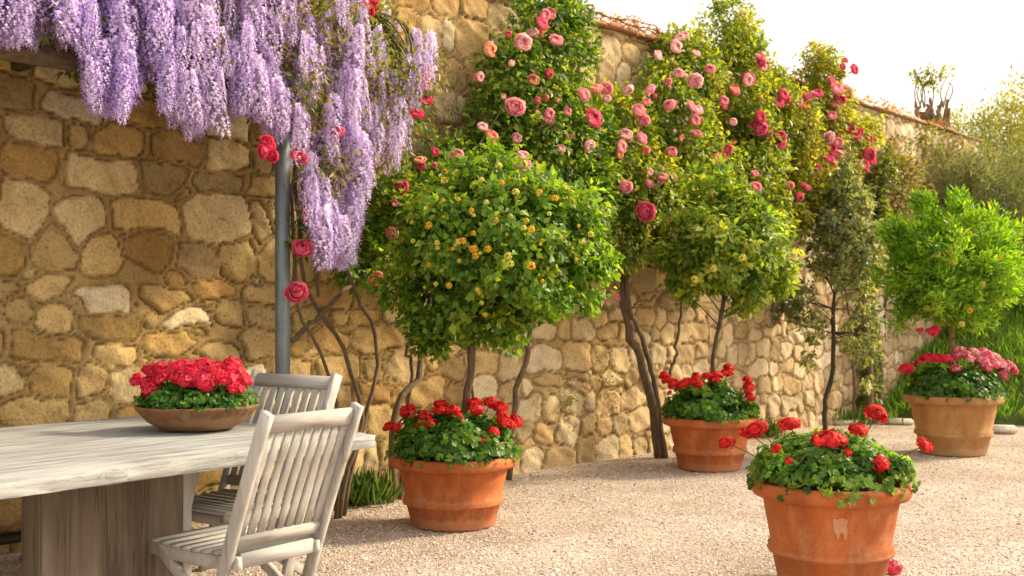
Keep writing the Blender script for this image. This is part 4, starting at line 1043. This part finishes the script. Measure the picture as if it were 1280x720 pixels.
# ---------------------------------------------------------------- standard trees
def standard_tree(name, label, base, top, crown_c, radii, pal, wts, leaf, aspect, per, ncl, trunk_r, group=None, gravity=.3, lumps=.22, bumps=6, cat='tree', extra=None, outw=.55, trunk_bend=.02, shape=1.0, blossoms=None, bark=(.11, .08, .05)):
    root = thing(name, label, cat, (base[0], base[1], 0), 0, group); L = np.array(root.location)
    base = np.array(base, float); top = np.array(top, float); cc = np.array(crown_c, float); radii = np.array(radii, float)
    g = Geo()
    mid = base * .5 + top * .5 + np.array([trunk_bend, 0, 0])
    stem(g, [base, base * .75 + top * .25 - [trunk_bend * .6, 0, 0], mid, top], trunk_r, trunk_r * .75, 16, L, .004, bark)
    # clumps, on and inside a lumpy ellipsoid
    q = rand_dirs(ncl); lump = 1 + lumps * np.sin(q[:, 0] * bumps + 1) * np.sin(q[:, 1] * bumps * .8 + 2) + lumps * .7 * np.sin(q[:, 2] * bumps * 1.3 + q[:, 0] * 4)
    r = np.where(rng.random(ncl) < .72, rng.uniform(.8, 1.0, ncl), rng.uniform(.3, .8, ncl)) * lump
    cs = cc + q * r[:, None] * radii * .9
    if extra is not None:
        for e in extra:
            k = e[4] if len(e) > 4 else 10
            pc = np.array(e[:3]); cs = np.concatenate([cs, pc + rand_dirs(k) * e[3] * rng.random((k, 1)) ** .4]); q = np.concatenate([q, unit(pc - cc + 0 * rand_dirs(k))])
    tip = cc + np.array([.03, 0, radii[2] * .55])
    lead = spline([mid * .45 + top * .55, top, top * .5 + cc * .5 + [.02, .01, 0], cc, tip], 20, .006); tube(g, lead - L, np.linspace(trunk_r * .75, .006, 20), 7, bark, True, .05)
    for k in range(44):
        p = cs[rng.integers(len(cs))]; want = p[2] - .35 * np.linalg.norm((p - cc)[:2]); q0 = lead[int(np.clip(np.argmin(np.abs(lead[:, 2] - want)) + rng.integers(-2, 3), 0, 17))]
        stem(g, [q0, q0 * .5 + p * .5 + rng.normal(0, .03, 3) + [0, 0, .04], p], trunk_r * .3, .003, 8, L, 0, bark, 5)
    g.build('trunk', M_BARK, root)
    g = Geo()
    clump_leaves(g, cs - L, rng.uniform(.06, .13, len(cs)) * radii[0] / .62, unit(q / radii), per, leaf, aspect, pal, wts, gravity, outw, .22)
    g.build('crown', M_LEAF, root)
    return root

# 1 yellow flowering tree in pot 2
Z2 = 6.84
t1 = standard_tree('lantana_tree', 'standard tree with dense dark crown and small yellow flowers in the second nearest pot', (POT2[0] + .02, POT2[1], .38), ray(592, 400, Z2), ray(622, 303, Z2), (.61, .58, .48),
    [(.04, .115, .015), (.075, .18, .022), (.14, .27, .03), (.24, .37, .04), (.37, .46, .06)], (3, 4, 4, 3, 1.6),     .048, .70, 40, 600, .028, gravity=.3, outw=.3, lumps=.27, bumps=8,
    extra=[tuple(ray(530, 415, Z2)) + (.14, 14), tuple(ray(545, 425, Z2)) + (.08, 7), tuple(ray(640, 405, Z2)) + (.12, 9), tuple(ray(730, 345, Z2)) + (.2, 16), tuple(ray(510, 350, Z2)) + (.2, 16), tuple(ray(625, 205, Z2)) + (.12, 10), tuple(ray(595, 410, Z2)) + (.10, 8)], bark=(.13, .085, .05))
def lantana_mesh(cols, seed):
    rg = np.random.default_rng(seed); g = Geo()
    for k in range(14):
        ph = math.acos(1 - 1.1 * (k + .5) / 14); th = k * 2.4; d = np.array([math.sin(ph) * math.cos(th), math.sin(ph) * math.sin(th), math.cos(ph)])
        c = d * .02; a = unit(np.cross(d, [.3, .5, .8])); b = np.cross(d, a); cl = np.array(cols[0]) if d[2] < .75 else np.array(cols[1])
        g.add([c + a * .009, c + b * .009, c - a * .009, c - b * .009], None, [(0, 1, 2, 3)], cl * rg.uniform(.85, 1.1))
        g.add([c * .2, c + a * .002, c + b * .002], [(0, 1, 2)], None, (.1, .2, .04))
    return g.mesh('lantana_flower', M_PETAL)
LAN = [lantana_mesh([(.80, .52, .03), (.85, .36, .03)], 1), lantana_mesh([(.70, .62, .08), (.75, .68, .15)], 2)]
b4 = conv([(245, 118, 1.3), (195, 262, 1.3), (290, 315, 1.2), (305, 312, 1.2), (340, 338, 1.4), (345, 360, 1.2), (385, 338, 1.2), (450, 360, 1.4), (458, 385, 1.2), (525, 392, 1.4), (410, 245, 1.1), (525, 275, 1.2), (500, 270, 1), (260, 455, 1.1), (195, 388, .9), (145, 312, .9), (222, 318, 1), (240, 182, .9), (380, 188, 1), (285, 90, 1), (475, 18, 1.2), (420, 70, 1.3), (475, 155, 1.3), (430, 125, 1), (365, 115, 1), (290, 178, .8), (600, 175, 1.2), (715, 290, 1.2), (550, 155, 1.2), (365, 510, .8), (190, 190, 1), (340, 230, .7), (620, 300, .7), (560, 440, .7)], 2.571, 460, 180)
for _ in range(34):
    a_ = rng.random() * 6.28; r_ = rng.random() ** .5; b4.append((622 + 118 * r_ * math.cos(a_), 300 - 95 * r_ * math.sin(a_), rng.uniform(.5, .95)))
for px, py, s in b4:
    x = (px - 622) / F * Z2; z = (306 - py) / F * Z2
    k = max(0.0, 1 - (x / .66) ** 2 - (z / .55) ** 2)
    Z = Z2 - .61 * math.sqrt(k) - .05
    o = link('flower', random.choice(LAN), t1, ray(px, py, Z) - np.array(t1.location)); s *= .80
    o.scale = (s, s, s); o.rotation_euler = Vector((x, -.6, z + .25)).to_track_quat('Z', 'Y').to_euler()
for px, py, s, key in ((497, 234, 0, 'deep'), (648, 202, 1.1, 'pale'), (655, 194, .8, 'pale'), (674, 228, 1.1, 'pink'), (675, 240, 1, 'peach'), (703, 236, 1.1, 'deep'), (728, 276, 1.1, 'pink'), (752, 316, 1.3, 'pink'), (757, 312, 1, 'peach'), (526, 260, .8, 'peach'), (570, 194, 1.1, 'pink'), (728, 340, .8, 'peach'), (555, 215, .6, 'peach')):
    if s: put_rose(roseA, key, WP(px, py, .62) if px < 600 else WP(px, py, 1.1), s * .9, (.3, -.9, .2))

# 2 tree in pot 3
Z3 = 9.29
t2 = standard_tree('citrus_tree', 'light green standard tree growing from the orange pot beside the twisted trunk', (POT3[0], POT3[1], .38), ray(905, 372, Z3), ray(912, 312, Z3), (.52, .5, .42),
    [(.06, .13, .02), (.11, .21, .03), (.19, .30, .04), (.29, .38, .055), (.42, .46, .08)], (3, 4, 4, 3, 2), .065, .55, 24, 400, .022, gravity=.45, outw=.35,
    extra=[tuple(ray(852, 345, Z3)) + (.14, 10), tuple(ray(858, 365, Z3)) + (.09, 7), tuple(ray(968, 345, Z3)) + (.14, 10), tuple(ray(930, 380, Z3)) + (.08, 6), tuple(ray(885, 235, Z3)) + (.2, 14)], trunk_bend=-.03)
for px, py in ((928, 322), (892, 336), (868, 349)):
    o = link('flower', LAN[1], t2, ray(px, py, Z3 - .55) - np.array(t2.location)); o.scale = (1.4, 1.4, 1.4); o.rotation_euler = (1.4, 0, 0)

# 3 small dark greyish tree against the wall
def P5(px, py, dz=0): return ray(px, py, 12.0 + dz)
b5 = ground(1031, 541.7); b5 = np.array([P5(1031, 541)[0], 12.0, 0])
t3 = standard_tree('holm_oak', 'slender tree with sparse dusty grey green leaves and painted sun dapples in front of the far wall', b5, P5(1042, 380), P5(1052, 292), (.38, .36, .80),
    [(.07, .10, .045), (.14, .18, .08), (.24, .28, .16), (.36, .40, .27), (.50, .52, .42)], (3, 4, 3, 2, 1), .06, .5, 17, 290, .03, gravity=.4, lumps=.3,  # whitish leaf tones put sun dapples into the colour
    extra=[tuple(P5(988, 385)) + (.17, 12), tuple(P5(1005, 365)) + (.15, 10), tuple(P5(1088, 345)) + (.2, 12), tuple(P5(1078, 395)) + (.2, 10), tuple(P5(1060, 235)) + (.2, 12), tuple(P5(1015, 420)) + (.1, 6), tuple(P5(1095, 290)) + (.15, 10), tuple(P5(1000, 395)) + (.13, 8), tuple(P5(975, 390)) + (.10, 8), tuple(P5(1012, 450)) + (.08, 5), tuple(P5(1075, 440)) + (.14, 8), tuple(P5(1085, 480)) + (.1, 5), tuple(P5(1060, 415)) + (.2, 14), tuple(P5(1022, 400)) + (.16, 12), tuple(P5(1085, 430)) + (.16, 10), tuple(P5(1035, 225)) + (.14, 8)], trunk_bend=.035, bark=(.07, .055, .04))

# 4 bright round tree in pot 4
Z4 = 10.28
t4 = standard_tree('orange_tree', 'bright green round headed standard tree in the sand coloured pot', (POT4[0] - .01, POT4[1], .48), ray(1190, 400, Z4), ray(1193, 338, Z4), (.62, .60, .56),
    [(.05, .14, .015), (.10, .25, .02), (.19, .37, .03), (.31, .50, .04), (.38, .53, .06)], (3, 4, 4, 3, 2), .058, .34, 46, 480, .033, gravity=-.35, outw=.7,
    extra=[tuple(ray(1160, 262, Z4)) + (.12, 9), tuple(ray(1200, 262, Z4)) + (.12, 8), tuple(ray(1120, 290, Z4)) + (.10, 8), tuple(ray(1260, 290, Z4)) + (.10, 8), tuple(ray(1130, 395, Z4)) + (.12, 8), tuple(ray(1270, 360, Z4)) + (.14, 10)], bark=(.3, .19, .09), trunk_bend=.0)
for px, py, k in ((1212, 388, 0), (1202, 405, 1), (1172, 318, 1), (1188, 316, 1), (1250, 322, 0), (1228, 355, 1), (1190, 328, 1)):
    o = link('blossom', LAN[k], t4, ray(px, py, Z4 - .5) - np.array(t4.location)); o.scale = (1.3, 1.3, 1.3); o.rotation_euler = (1.4, 0, 0)
for px, py, s in ((1164, 414, .9), (1170, 411, .8), (1167, 417, .8), (1150, 413, .6)):
    o = link('flower_head', random.choice(CERISE), r4, ray(px, py, Z4 - .3) - np.array(r4.location)); o.scale = (s,) * 3

# ---------------------------------------------------------------- vine on the wall end, shrubs and far trees
iv = climber('ivy_vine', 'dark ivy with woody stems climbing the far end of the wall', GW(1098, .12),
    [(1092, 262, 16, 40, .16, .1), (1085, 330, 14, 40, .14, .1), (1080, 410, 12, 45, .12, .1), (1085, 480, 14, 30, .12, .1), (1100, 215, 18, 24, .18, .12)],
    [([GW(1098, .12), WP(1100, 460, .12), WP(1094, 380, .12), WP(1100, 300, .12), WP(1095, 220, .12)], .03, .018)],
    [(.09, .13, .04), (.15, .19, .06), (.22, .25, .09)], (3, 3, 2), leaf=.07, per=18, group=None, cat='climbing plant')

def shrub(name, label, c, radii, pal, wts, leaf, aspect, per, ncl, cat='shrub', group=None, grav=.2, up=0.0, cr=.2, outw=.6, nst=7):
    c = np.array(c, float); radii = np.array(radii, float)
    root = thing(name, label, cat, (c[0], c[1], 0), 0, group); L = np.array(root.location)
    g = Geo(); q = rand_dirs(ncl); q[:, 2] = q[:, 2] * .9
    lump = 1 + .2 * np.sin(q[:, 0] * 6 + 1) * np.sin(q[:, 1] * 5 + 2) + .15 * np.sin(q[:, 2] * 8 + q[:, 0] * 5)
    r = np.where(rng.random(ncl) < .7, rng.uniform(.75, 1.0, ncl), rng.uniform(.3, .8, ncl)) * lump
    cs = c + q * r[:, None] * radii
    for k in range(nst):
        p = cs[rng.integers(ncl)]; b = np.array([c[0] + rng.normal(0, .12), c[1] + rng.normal(0, .12) + .2, max(0.0, float(bank_h(c[0], c[1])) - .1)])
        stem(g, [b, b * .5 + p * .5 + rng.normal(0, .12, 3), p], .028, .006, 10, L, .01, (.12, .09, .06), 6)
    g.build('trunk', M_BARK, root)
    g = Geo()
    d = unit(q / radii + np.array([0, 0, up]))
    clump_leaves(g, cs - L, rng.uniform(.7, 1.3, ncl) * cr, d, per, leaf, aspect, pal, wts, grav, outw, .22)
    g.build('crown', M_LEAF, root)
    return root
GO = [(.10, .13, .075), (.15, .18, .11), (.20, .23, .15), (.28, .30, .21)]
G_O = 'olive trees beyond the lawn'
shrub('olive_tree', 'silvery olive directly behind the bright round tree', ray(1225, 275, 15.2), (1.05, 1.0, 1.15), GO, (3, 4, 3, 2), .075, .20, 70, 460, 'tree', G_O, -.1, .7, .2)
shrub('olive_tree', 'greyish olive at the far end of the wall, beside the ivy', ray(1155, 285, 15.6), (.75, .6, 1.3), [(.10, .11, .05), (.15, .15, .08), (.2, .19, .1)], (3, 3, 2), .075, .24, 60, 280, 'tree', G_O, -.1, .6, .2, nst=1)
shrub('olive_tree', 'wide olive closing the right edge of the lawn', ray(1325, 300, 16.5), (1.5, 1.2, 1.6), GO, (3, 4, 3, 2), .08, .2, 60, 480, 'tree', G_O, -.1, .6, .22)
shrub('poplar_tree', 'yellow green leafy tree glowing in the sun behind the olives', ray(1262, 190, 21), (1.25, 1.1, 1.15), [(.18, .22, .04), (.28, .30, .05), (.38, .36, .08)], (3, 4, 3), .075, .5, 34, 300, 'tree', None, .1, .3, .28)
shrub('poplar_tree', 'tall yellow green tree at the edge behind the wide olive', ray(1345, 180, 22), (1.5, 1.2, 1.9), [(.18, .22, .04), (.28, .30, .05), (.34, .34, .08)], (3, 4, 3), .08, .5, 34, 340, 'tree', None, .1, .3, .3)
shrub('wall_shrub', 'rust tinged bushy shrub against the wall top beyond the last rose', ray(1118, 232, 14.0), (.34, .3, .62), [(.10, .12, .03), (.18, .17, .04), (.26, .17, .07), (.2, .22, .05)], (3, 3, 2, 2), .06, .45, 22, 110, 'shrub', None, 0, .4, .14, nst=1)
shrub('wall_shrub', 'small green bush below the pruned stump', ray(1145, 178, 15.0) , (.26, .22, .22), [(.12, .16, .03), (.2, .22, .04)], (1, 1), .06, .45, 22, 40, 'shrub', None, 0, .4, .12, nst=3)
for x, Zs, h, sd in ((1120, 27, 260, 0), (1200, 30, 270, 1), (1290, 28, 265, 2), (1390, 26, 250, 3), (1480, 27, 255, 4)):
    shrub('hedge_tree', ('dusky green tree far beyond the wall end', 'far tree closing the gap behind the silvery olive', 'far tree behind the wide olive', 'far tree beyond the right edge of the lawn', 'outermost far tree beyond the lawn')[sd], ray(x, 330, Zs), (1.7, 1.4, 1.9), [(.08, .11, .04), (.13, .16, .06), (.18, .2, .08)], (3, 3, 2), .16, .45, 16, 240, 'tree', 'far trees', .1, .3, .32)
# pruned tree on the far side of the wall
st = thing('pruned_tree', 'knobbly pruned tree leaning over the far wall end', 'tree', ray(1205, 390, 16.8) * np.array([1, 1, 0])); Ls = np.array(st.location)
g = Geo(); Pz = lambda x, y: ray(x, y, 16.6)
stem(g, [np.array([Ls[0], Ls[1], 0]), Pz(1200, 240), Pz(1186, 180), Pz(1176, 155), Pz(1160, 148), Pz(1147, 141)], .11, .05, 26, Ls, .012)
for a, b in (((1147, 143), (1144, 127)), ((1165, 150), (1163, 122)), ((1176, 155), (1178, 126)), ((1184, 170), (1184, 124)), ((1187, 178), (1187, 135)), ((1155, 146), (1158, 130)), ((1182, 165), (1172, 132))):
    stem(g, [Pz(*a), (Pz(*a) + Pz(*b)) / 2 + rng.normal(0, .03, 3), Pz(*b)], .05, .018, 8, Ls, .01, (.24, .14, .07))
for k in range(9):
    x = rng.uniform(1145, 1188); stem(g, [Pz(x, 135), Pz(x + rng.normal(0, 5), 112), Pz(x + rng.normal(0, 7), rng.uniform(85, 105))], .012, .005, 8, Ls, .0, (.2, .16, .06), 5)
g.build('trunk', M_BARK, st)
g = Geo(); cs = np.array([Pz(rng.uniform(1142, 1190), rng.uniform(84, 112)) for _ in range(16)]) - Ls
clump_leaves(g, cs, np.full(16, .09), np.tile([0, 0, 1.], (16, 1)), 16, .07, .5, [(.2, .25, .05), (.3, .3, .08)], None, 0, .3); g.build('foliage', M_LEAF, st)

# creeper along the coping
cp = thing('coping_creeper', 'reddish dry creeper lying along the wall top between the roses', 'climbing plant', WP(770, 30, 0) * np.array([1, 1, 0])); Lc = np.array(cp.location)
g = Geo(); s_a = float(WP(725, 20, 0) @ WD); s_b = float(WP(1190, 160, 0) @ WD)
for row in range(3): tube(g, spline([WS(s, .02 + .03 * row, WH + .05 + rng.uniform(-.01, .03)) - Lc for s in np.linspace(s_a, s_a + 2.6, 9)], 30, .01), .006, 5, (.2, .1, .06))
g.build('stem', M_BARK, cp)
g = Geo(); cs = np.array([WS(rng.uniform(s_a - .2, s_a + 2.8), rng.uniform(-.15, .07), WH + rng.uniform(.0, .09)) for _ in range(120)] + [WS(rng.uniform(s_a + 3, s_b), rng.uniform(-.1, .05), WH + rng.uniform(.02, .09)) for _ in range(60)]) - Lc
clump_leaves(g, cs, np.full(len(cs), .06), np.tile([0, 0, .3], (len(cs), 1)), 14, .035, .6, [(.38, .13, .07), (.42, .2, .09), (.25, .2, .06), (.48, .26, .12)], None, .2, .3)
g.build('foliage', M_LEAF, cp)
# dry twiggy growth left of rose A
dv = thing('dry_vine', 'pale dry twiggy vine on the stones between wisteria and rose', 'climbing plant', GW(600, .1)); Ld = np.array(dv.location)
g = Geo()
for k in range(26):
    x0, y0 = rng.uniform(540, 600), rng.uniform(150, 260); x1 = x0 + rng.normal(0, 26); y1 = y0 - rng.uniform(30, 110)
    stem(g, [WP(x0, y0, .08), WP((x0 + x1) / 2 + rng.normal(0, 8), (y0 + y1) / 2, .12), WP(x1, y1, .1)], .005, .002, 9, Ld, .012, (.3, .22, .13), 4)
stem(g, [GW(600, .08), WP(590, 480, .08), WP(575, 330, .08), WP(565, 230, .08)], .012, .007, 14, Ld, .01)
g.build('stem', M_BARK, dv)
g = Geo(); cs = np.array([WP(rng.normal(575, 22), rng.uniform(85, 230), .1) for _ in range(46)]) - Ld
clump_leaves(g, cs, np.full(len(cs), .07), np.tile(WN, (len(cs), 1)), 12, .032, .5, [(.34, .25, .16), (.42, .33, .22), (.18, .2, .06), (.5, .38, .3)], None, .5, .3)
g.build('foliage', M_LEAF, dv)

# plants at the foot of the wall
def tuft(label, c, n, h, spread, pal, name='grass_tuft', cat='grass tuft', lean=.5):
    root = thing(name, label, cat, (c[0], c[1], 0)); g = Geo()
    pos = np.concatenate([rng.normal(0, spread, (n, 2)), np.zeros((n, 1))], 1); pos[:, 0:2] = np.clip(pos[:, :2], -2 * spread, 2 * spread)
    d = unit(np.concatenate([rng.normal(0, lean, (n, 2)), np.ones((n, 1))], 1))
    leaves(g, pos, d, rand_dirs(n), h * rng.uniform(.4, 1.1, n), .10, np.clip(palette(n, pal, None, .2), .01, 1), wide=.5)
    g.build('blades', M_GRASS, root)
GG = [(.06, .13, .02), (.10, .19, .03), (.16, .24, .05)]
q = GW(445, .14); tuft('bright grass tuft at the foot of the wall beside the front chair', q, 420, .24, .11, GG)
tuft('low weeds at the wall foot behind the second pot', GW(482, .1), 160, .12, .08, GG, 'weed_tuft', 'weeds')
tuft('small weeds at the wall foot right of the orange pot', GW(957, .1), 200, .2, .1, GG, 'weed_tuft', 'weeds')
tuft('weeds at the foot of the ivy', GW(1075, .2), 260, .22, .2, GG, 'weed_tuft', 'weeds')
for px, py, hh, lab in ((712, 500, 34, 'small creeping wallflower hanging from a joint right of the second pot'), (762, 470, 40, 'tiny fern in a wall joint left of the twisted trunks')):
    o = thing('wall_fern', lab, 'wall plant', WP(px, py, .03)); Lf = np.array(o.location); g = Geo()
    cs = np.array([WP(px + rng.normal(0, 6), py + rng.uniform(-hh, hh), .05) for _ in range(16)]) - Lf
    clump_leaves(g, cs, np.full(16, .04), np.tile(WN, (16, 1)), 14, .025, .5, [(.12, .15, .04), (.2, .2, .06), (.28, .2, .1)], None, .3, .4); g.build('foliage', M_LEAF, o)

# kerb stones at the lawn edge
def kerb(label, px, py, L_, ang, hh=.11):
    c = ground(px, py); root = thing('kerb_stone', label, 'kerb stone', (c[0], c[1], 0), ang, 'pale kerb stones')
    g = Geo(); box(g, (0, 0, hh / 2), (L_, .13, hh), bev=.02); g.build('block', M_LIME, root)
kerb('pale stone block in the grass edge right of the sand coloured pot', 1248, 542, .36, -.25, .09)
kerb('long pale stone slab at the foot of the wall behind the nearest geranium', 1072, 530, .7, .5, .05)
kerb('short pale stone at the lawn edge left of the sand coloured pot', 1122, 531, .35, -.3, .07)

# lawn
def lawn():
    g = Geo(); n = 60000
    y = 10.2 + rng.random(n) ** 1.2 * 8.5; x = rng.uniform(4.2, 11.5, n)
    ok = (bank_edge_dist(x, y) > .02) & (x > 4.35 + .9 * (y - 13.7)) & (x / y < .52) & (x * WN[0] + y * WN[1] - WC > .03)
    x, y = x[ok], y[ok]; n = len(x); z = bank_h(x, y)
    d = unit(np.concatenate([rng.normal(0, .38, (n, 2)), np.ones((n, 1))], 1))
    patch = .5 + .5 * np.sin(x * 2.1 + np.sin(y * 1.7)) * np.sin(y * 1.9 + 1)
    col = palette(n, [(.12, .27, .02), (.20, .38, .03), (.30, .48, .045), (.40, .52, .08)], (3, 4, 3, 1), .2)
    leaves(g, np.stack([x, y, z - .01], -1), d, rand_dirs(n), (.10 + .13 * patch) * rng.uniform(.5, 1.2, n), .09, np.clip(col, .01, 1), wide=.5)
    props(g.build('grass', M_GRASS), kind='stuff')
lawn()
# fallen pink blossom by the nearest pot
fp = thing('fallen_blossom', 'fallen pink blossom on the gravel beside the nearest pot', 'blossom', ray(1118, 716, 5.55) * np.array([1, 1, 0]) + [0, 0, .03])
o = link('petals', PINKG[0], fp); o.scale = (.9,) * 3

# petals and leaves lying on the gravel near the wall
g = Geo(); n = 900
s_ = rng.uniform(3.5, 12.5, n); dd = np.abs(rng.normal(.0, .5, n)) + .08
pos = WD * s_[:, None] + WN * (WC + dd)[:, None]; pos[:, 2] = .012
leaves(g, pos, np.concatenate([rng.normal(0, 1, (n, 2)), np.zeros((n, 1))], 1), np.tile([0, 0, 1.], (n, 1)) + rng.normal(0, .2, (n, 3)), rng.uniform(.018, .04, n), .6, palette(n, [(.3, .2, .1), (.6, .25, .25), (.45, .35, .2), (.15, .12, .05)]))
props(g.build('leaf_litter', M_LEAF), kind='stuff')

# ---------------------------------------------------------------- light
SUN_DIR = Vector((.90, .30, .62)).normalized()
el = math.asin(SUN_DIR.z); az = math.atan2(SUN_DIR.x, SUN_DIR.y)
sc = bpy.context.scene
w = bpy.data.worlds.new('World'); sc.world = w; w.use_nodes = True; nt = w.node_tree; nt.nodes.clear()
o = N(nt, 'ShaderNodeOutputWorld'); bg = N(nt, 'ShaderNodeBackground', i_Strength=.15)
sky = N(nt, 'ShaderNodeTexSky', sky_type='NISHITA', sun_disc=False, sun_elevation=el, sun_rotation=az, air_density=1.0, dust_density=6.0, ozone_density=.6, altitude=0)
# thin bright overcast veil mixed over the clear sky
n1 = N(nt, 'ShaderNodeTexNoise', i_Scale=2.0, i_Detail=5.0); tc = N(nt, 'ShaderNodeTexCoord'); nt.links.new(tc.outputs['Generated'], n1.inputs['Vector'])
r = ramp(nt, [(.3, (7.8, 6.9, 5.5)), (.7, (9.2, 8.3, 6.9))]); nt.links.new(n1.outputs[0], r.inputs[0])
c = mixc(nt, .6, sky.outputs[0], r.outputs[0]); nt.links.new(c, bg.inputs[0]); nt.links.new(bg.outputs[0], o.inputs[0])
sl = bpy.data.lights.new('sun', 'SUN'); sl.energy = 4.1; sl.angle = R(9); sl.color = (1.0, .85, .58)
so = bpy.data.objects.new('sun', sl); C.objects.link(so); so.rotation_euler = SUN_DIR.to_track_quat('Z', 'Y').to_euler(); so.location = (8, 2, 8)

cam = bpy.data.cameras.new('camera'); co = bpy.data.objects.new('camera', cam); C.objects.link(co); sc.camera = co
co.location = (0, 0, H); co.rotation_euler = (math.pi / 2, 0, 0)
cam.sensor_width = 36; cam.lens = F / 1280 * 36; cam.shift_y = (HY - 360) / 1280; cam.clip_end = 2000; cam.clip_start = .05
cam.dof.use_dof = True; cam.dof.focus_distance = 5.4; cam.dof.aperture_fstop = 4.0
sc.view_settings.view_transform = 'Standard'; sc.view_settings.look = 'None'; sc.view_settings.exposure = .64; sc.view_settings.gamma = 1.0
sc.render.engine = 'CYCLES'
sc.cycles.max_bounces = 7; sc.cycles.transparent_max_bounces = 6; sc.cycles.transmission_bounces = 4
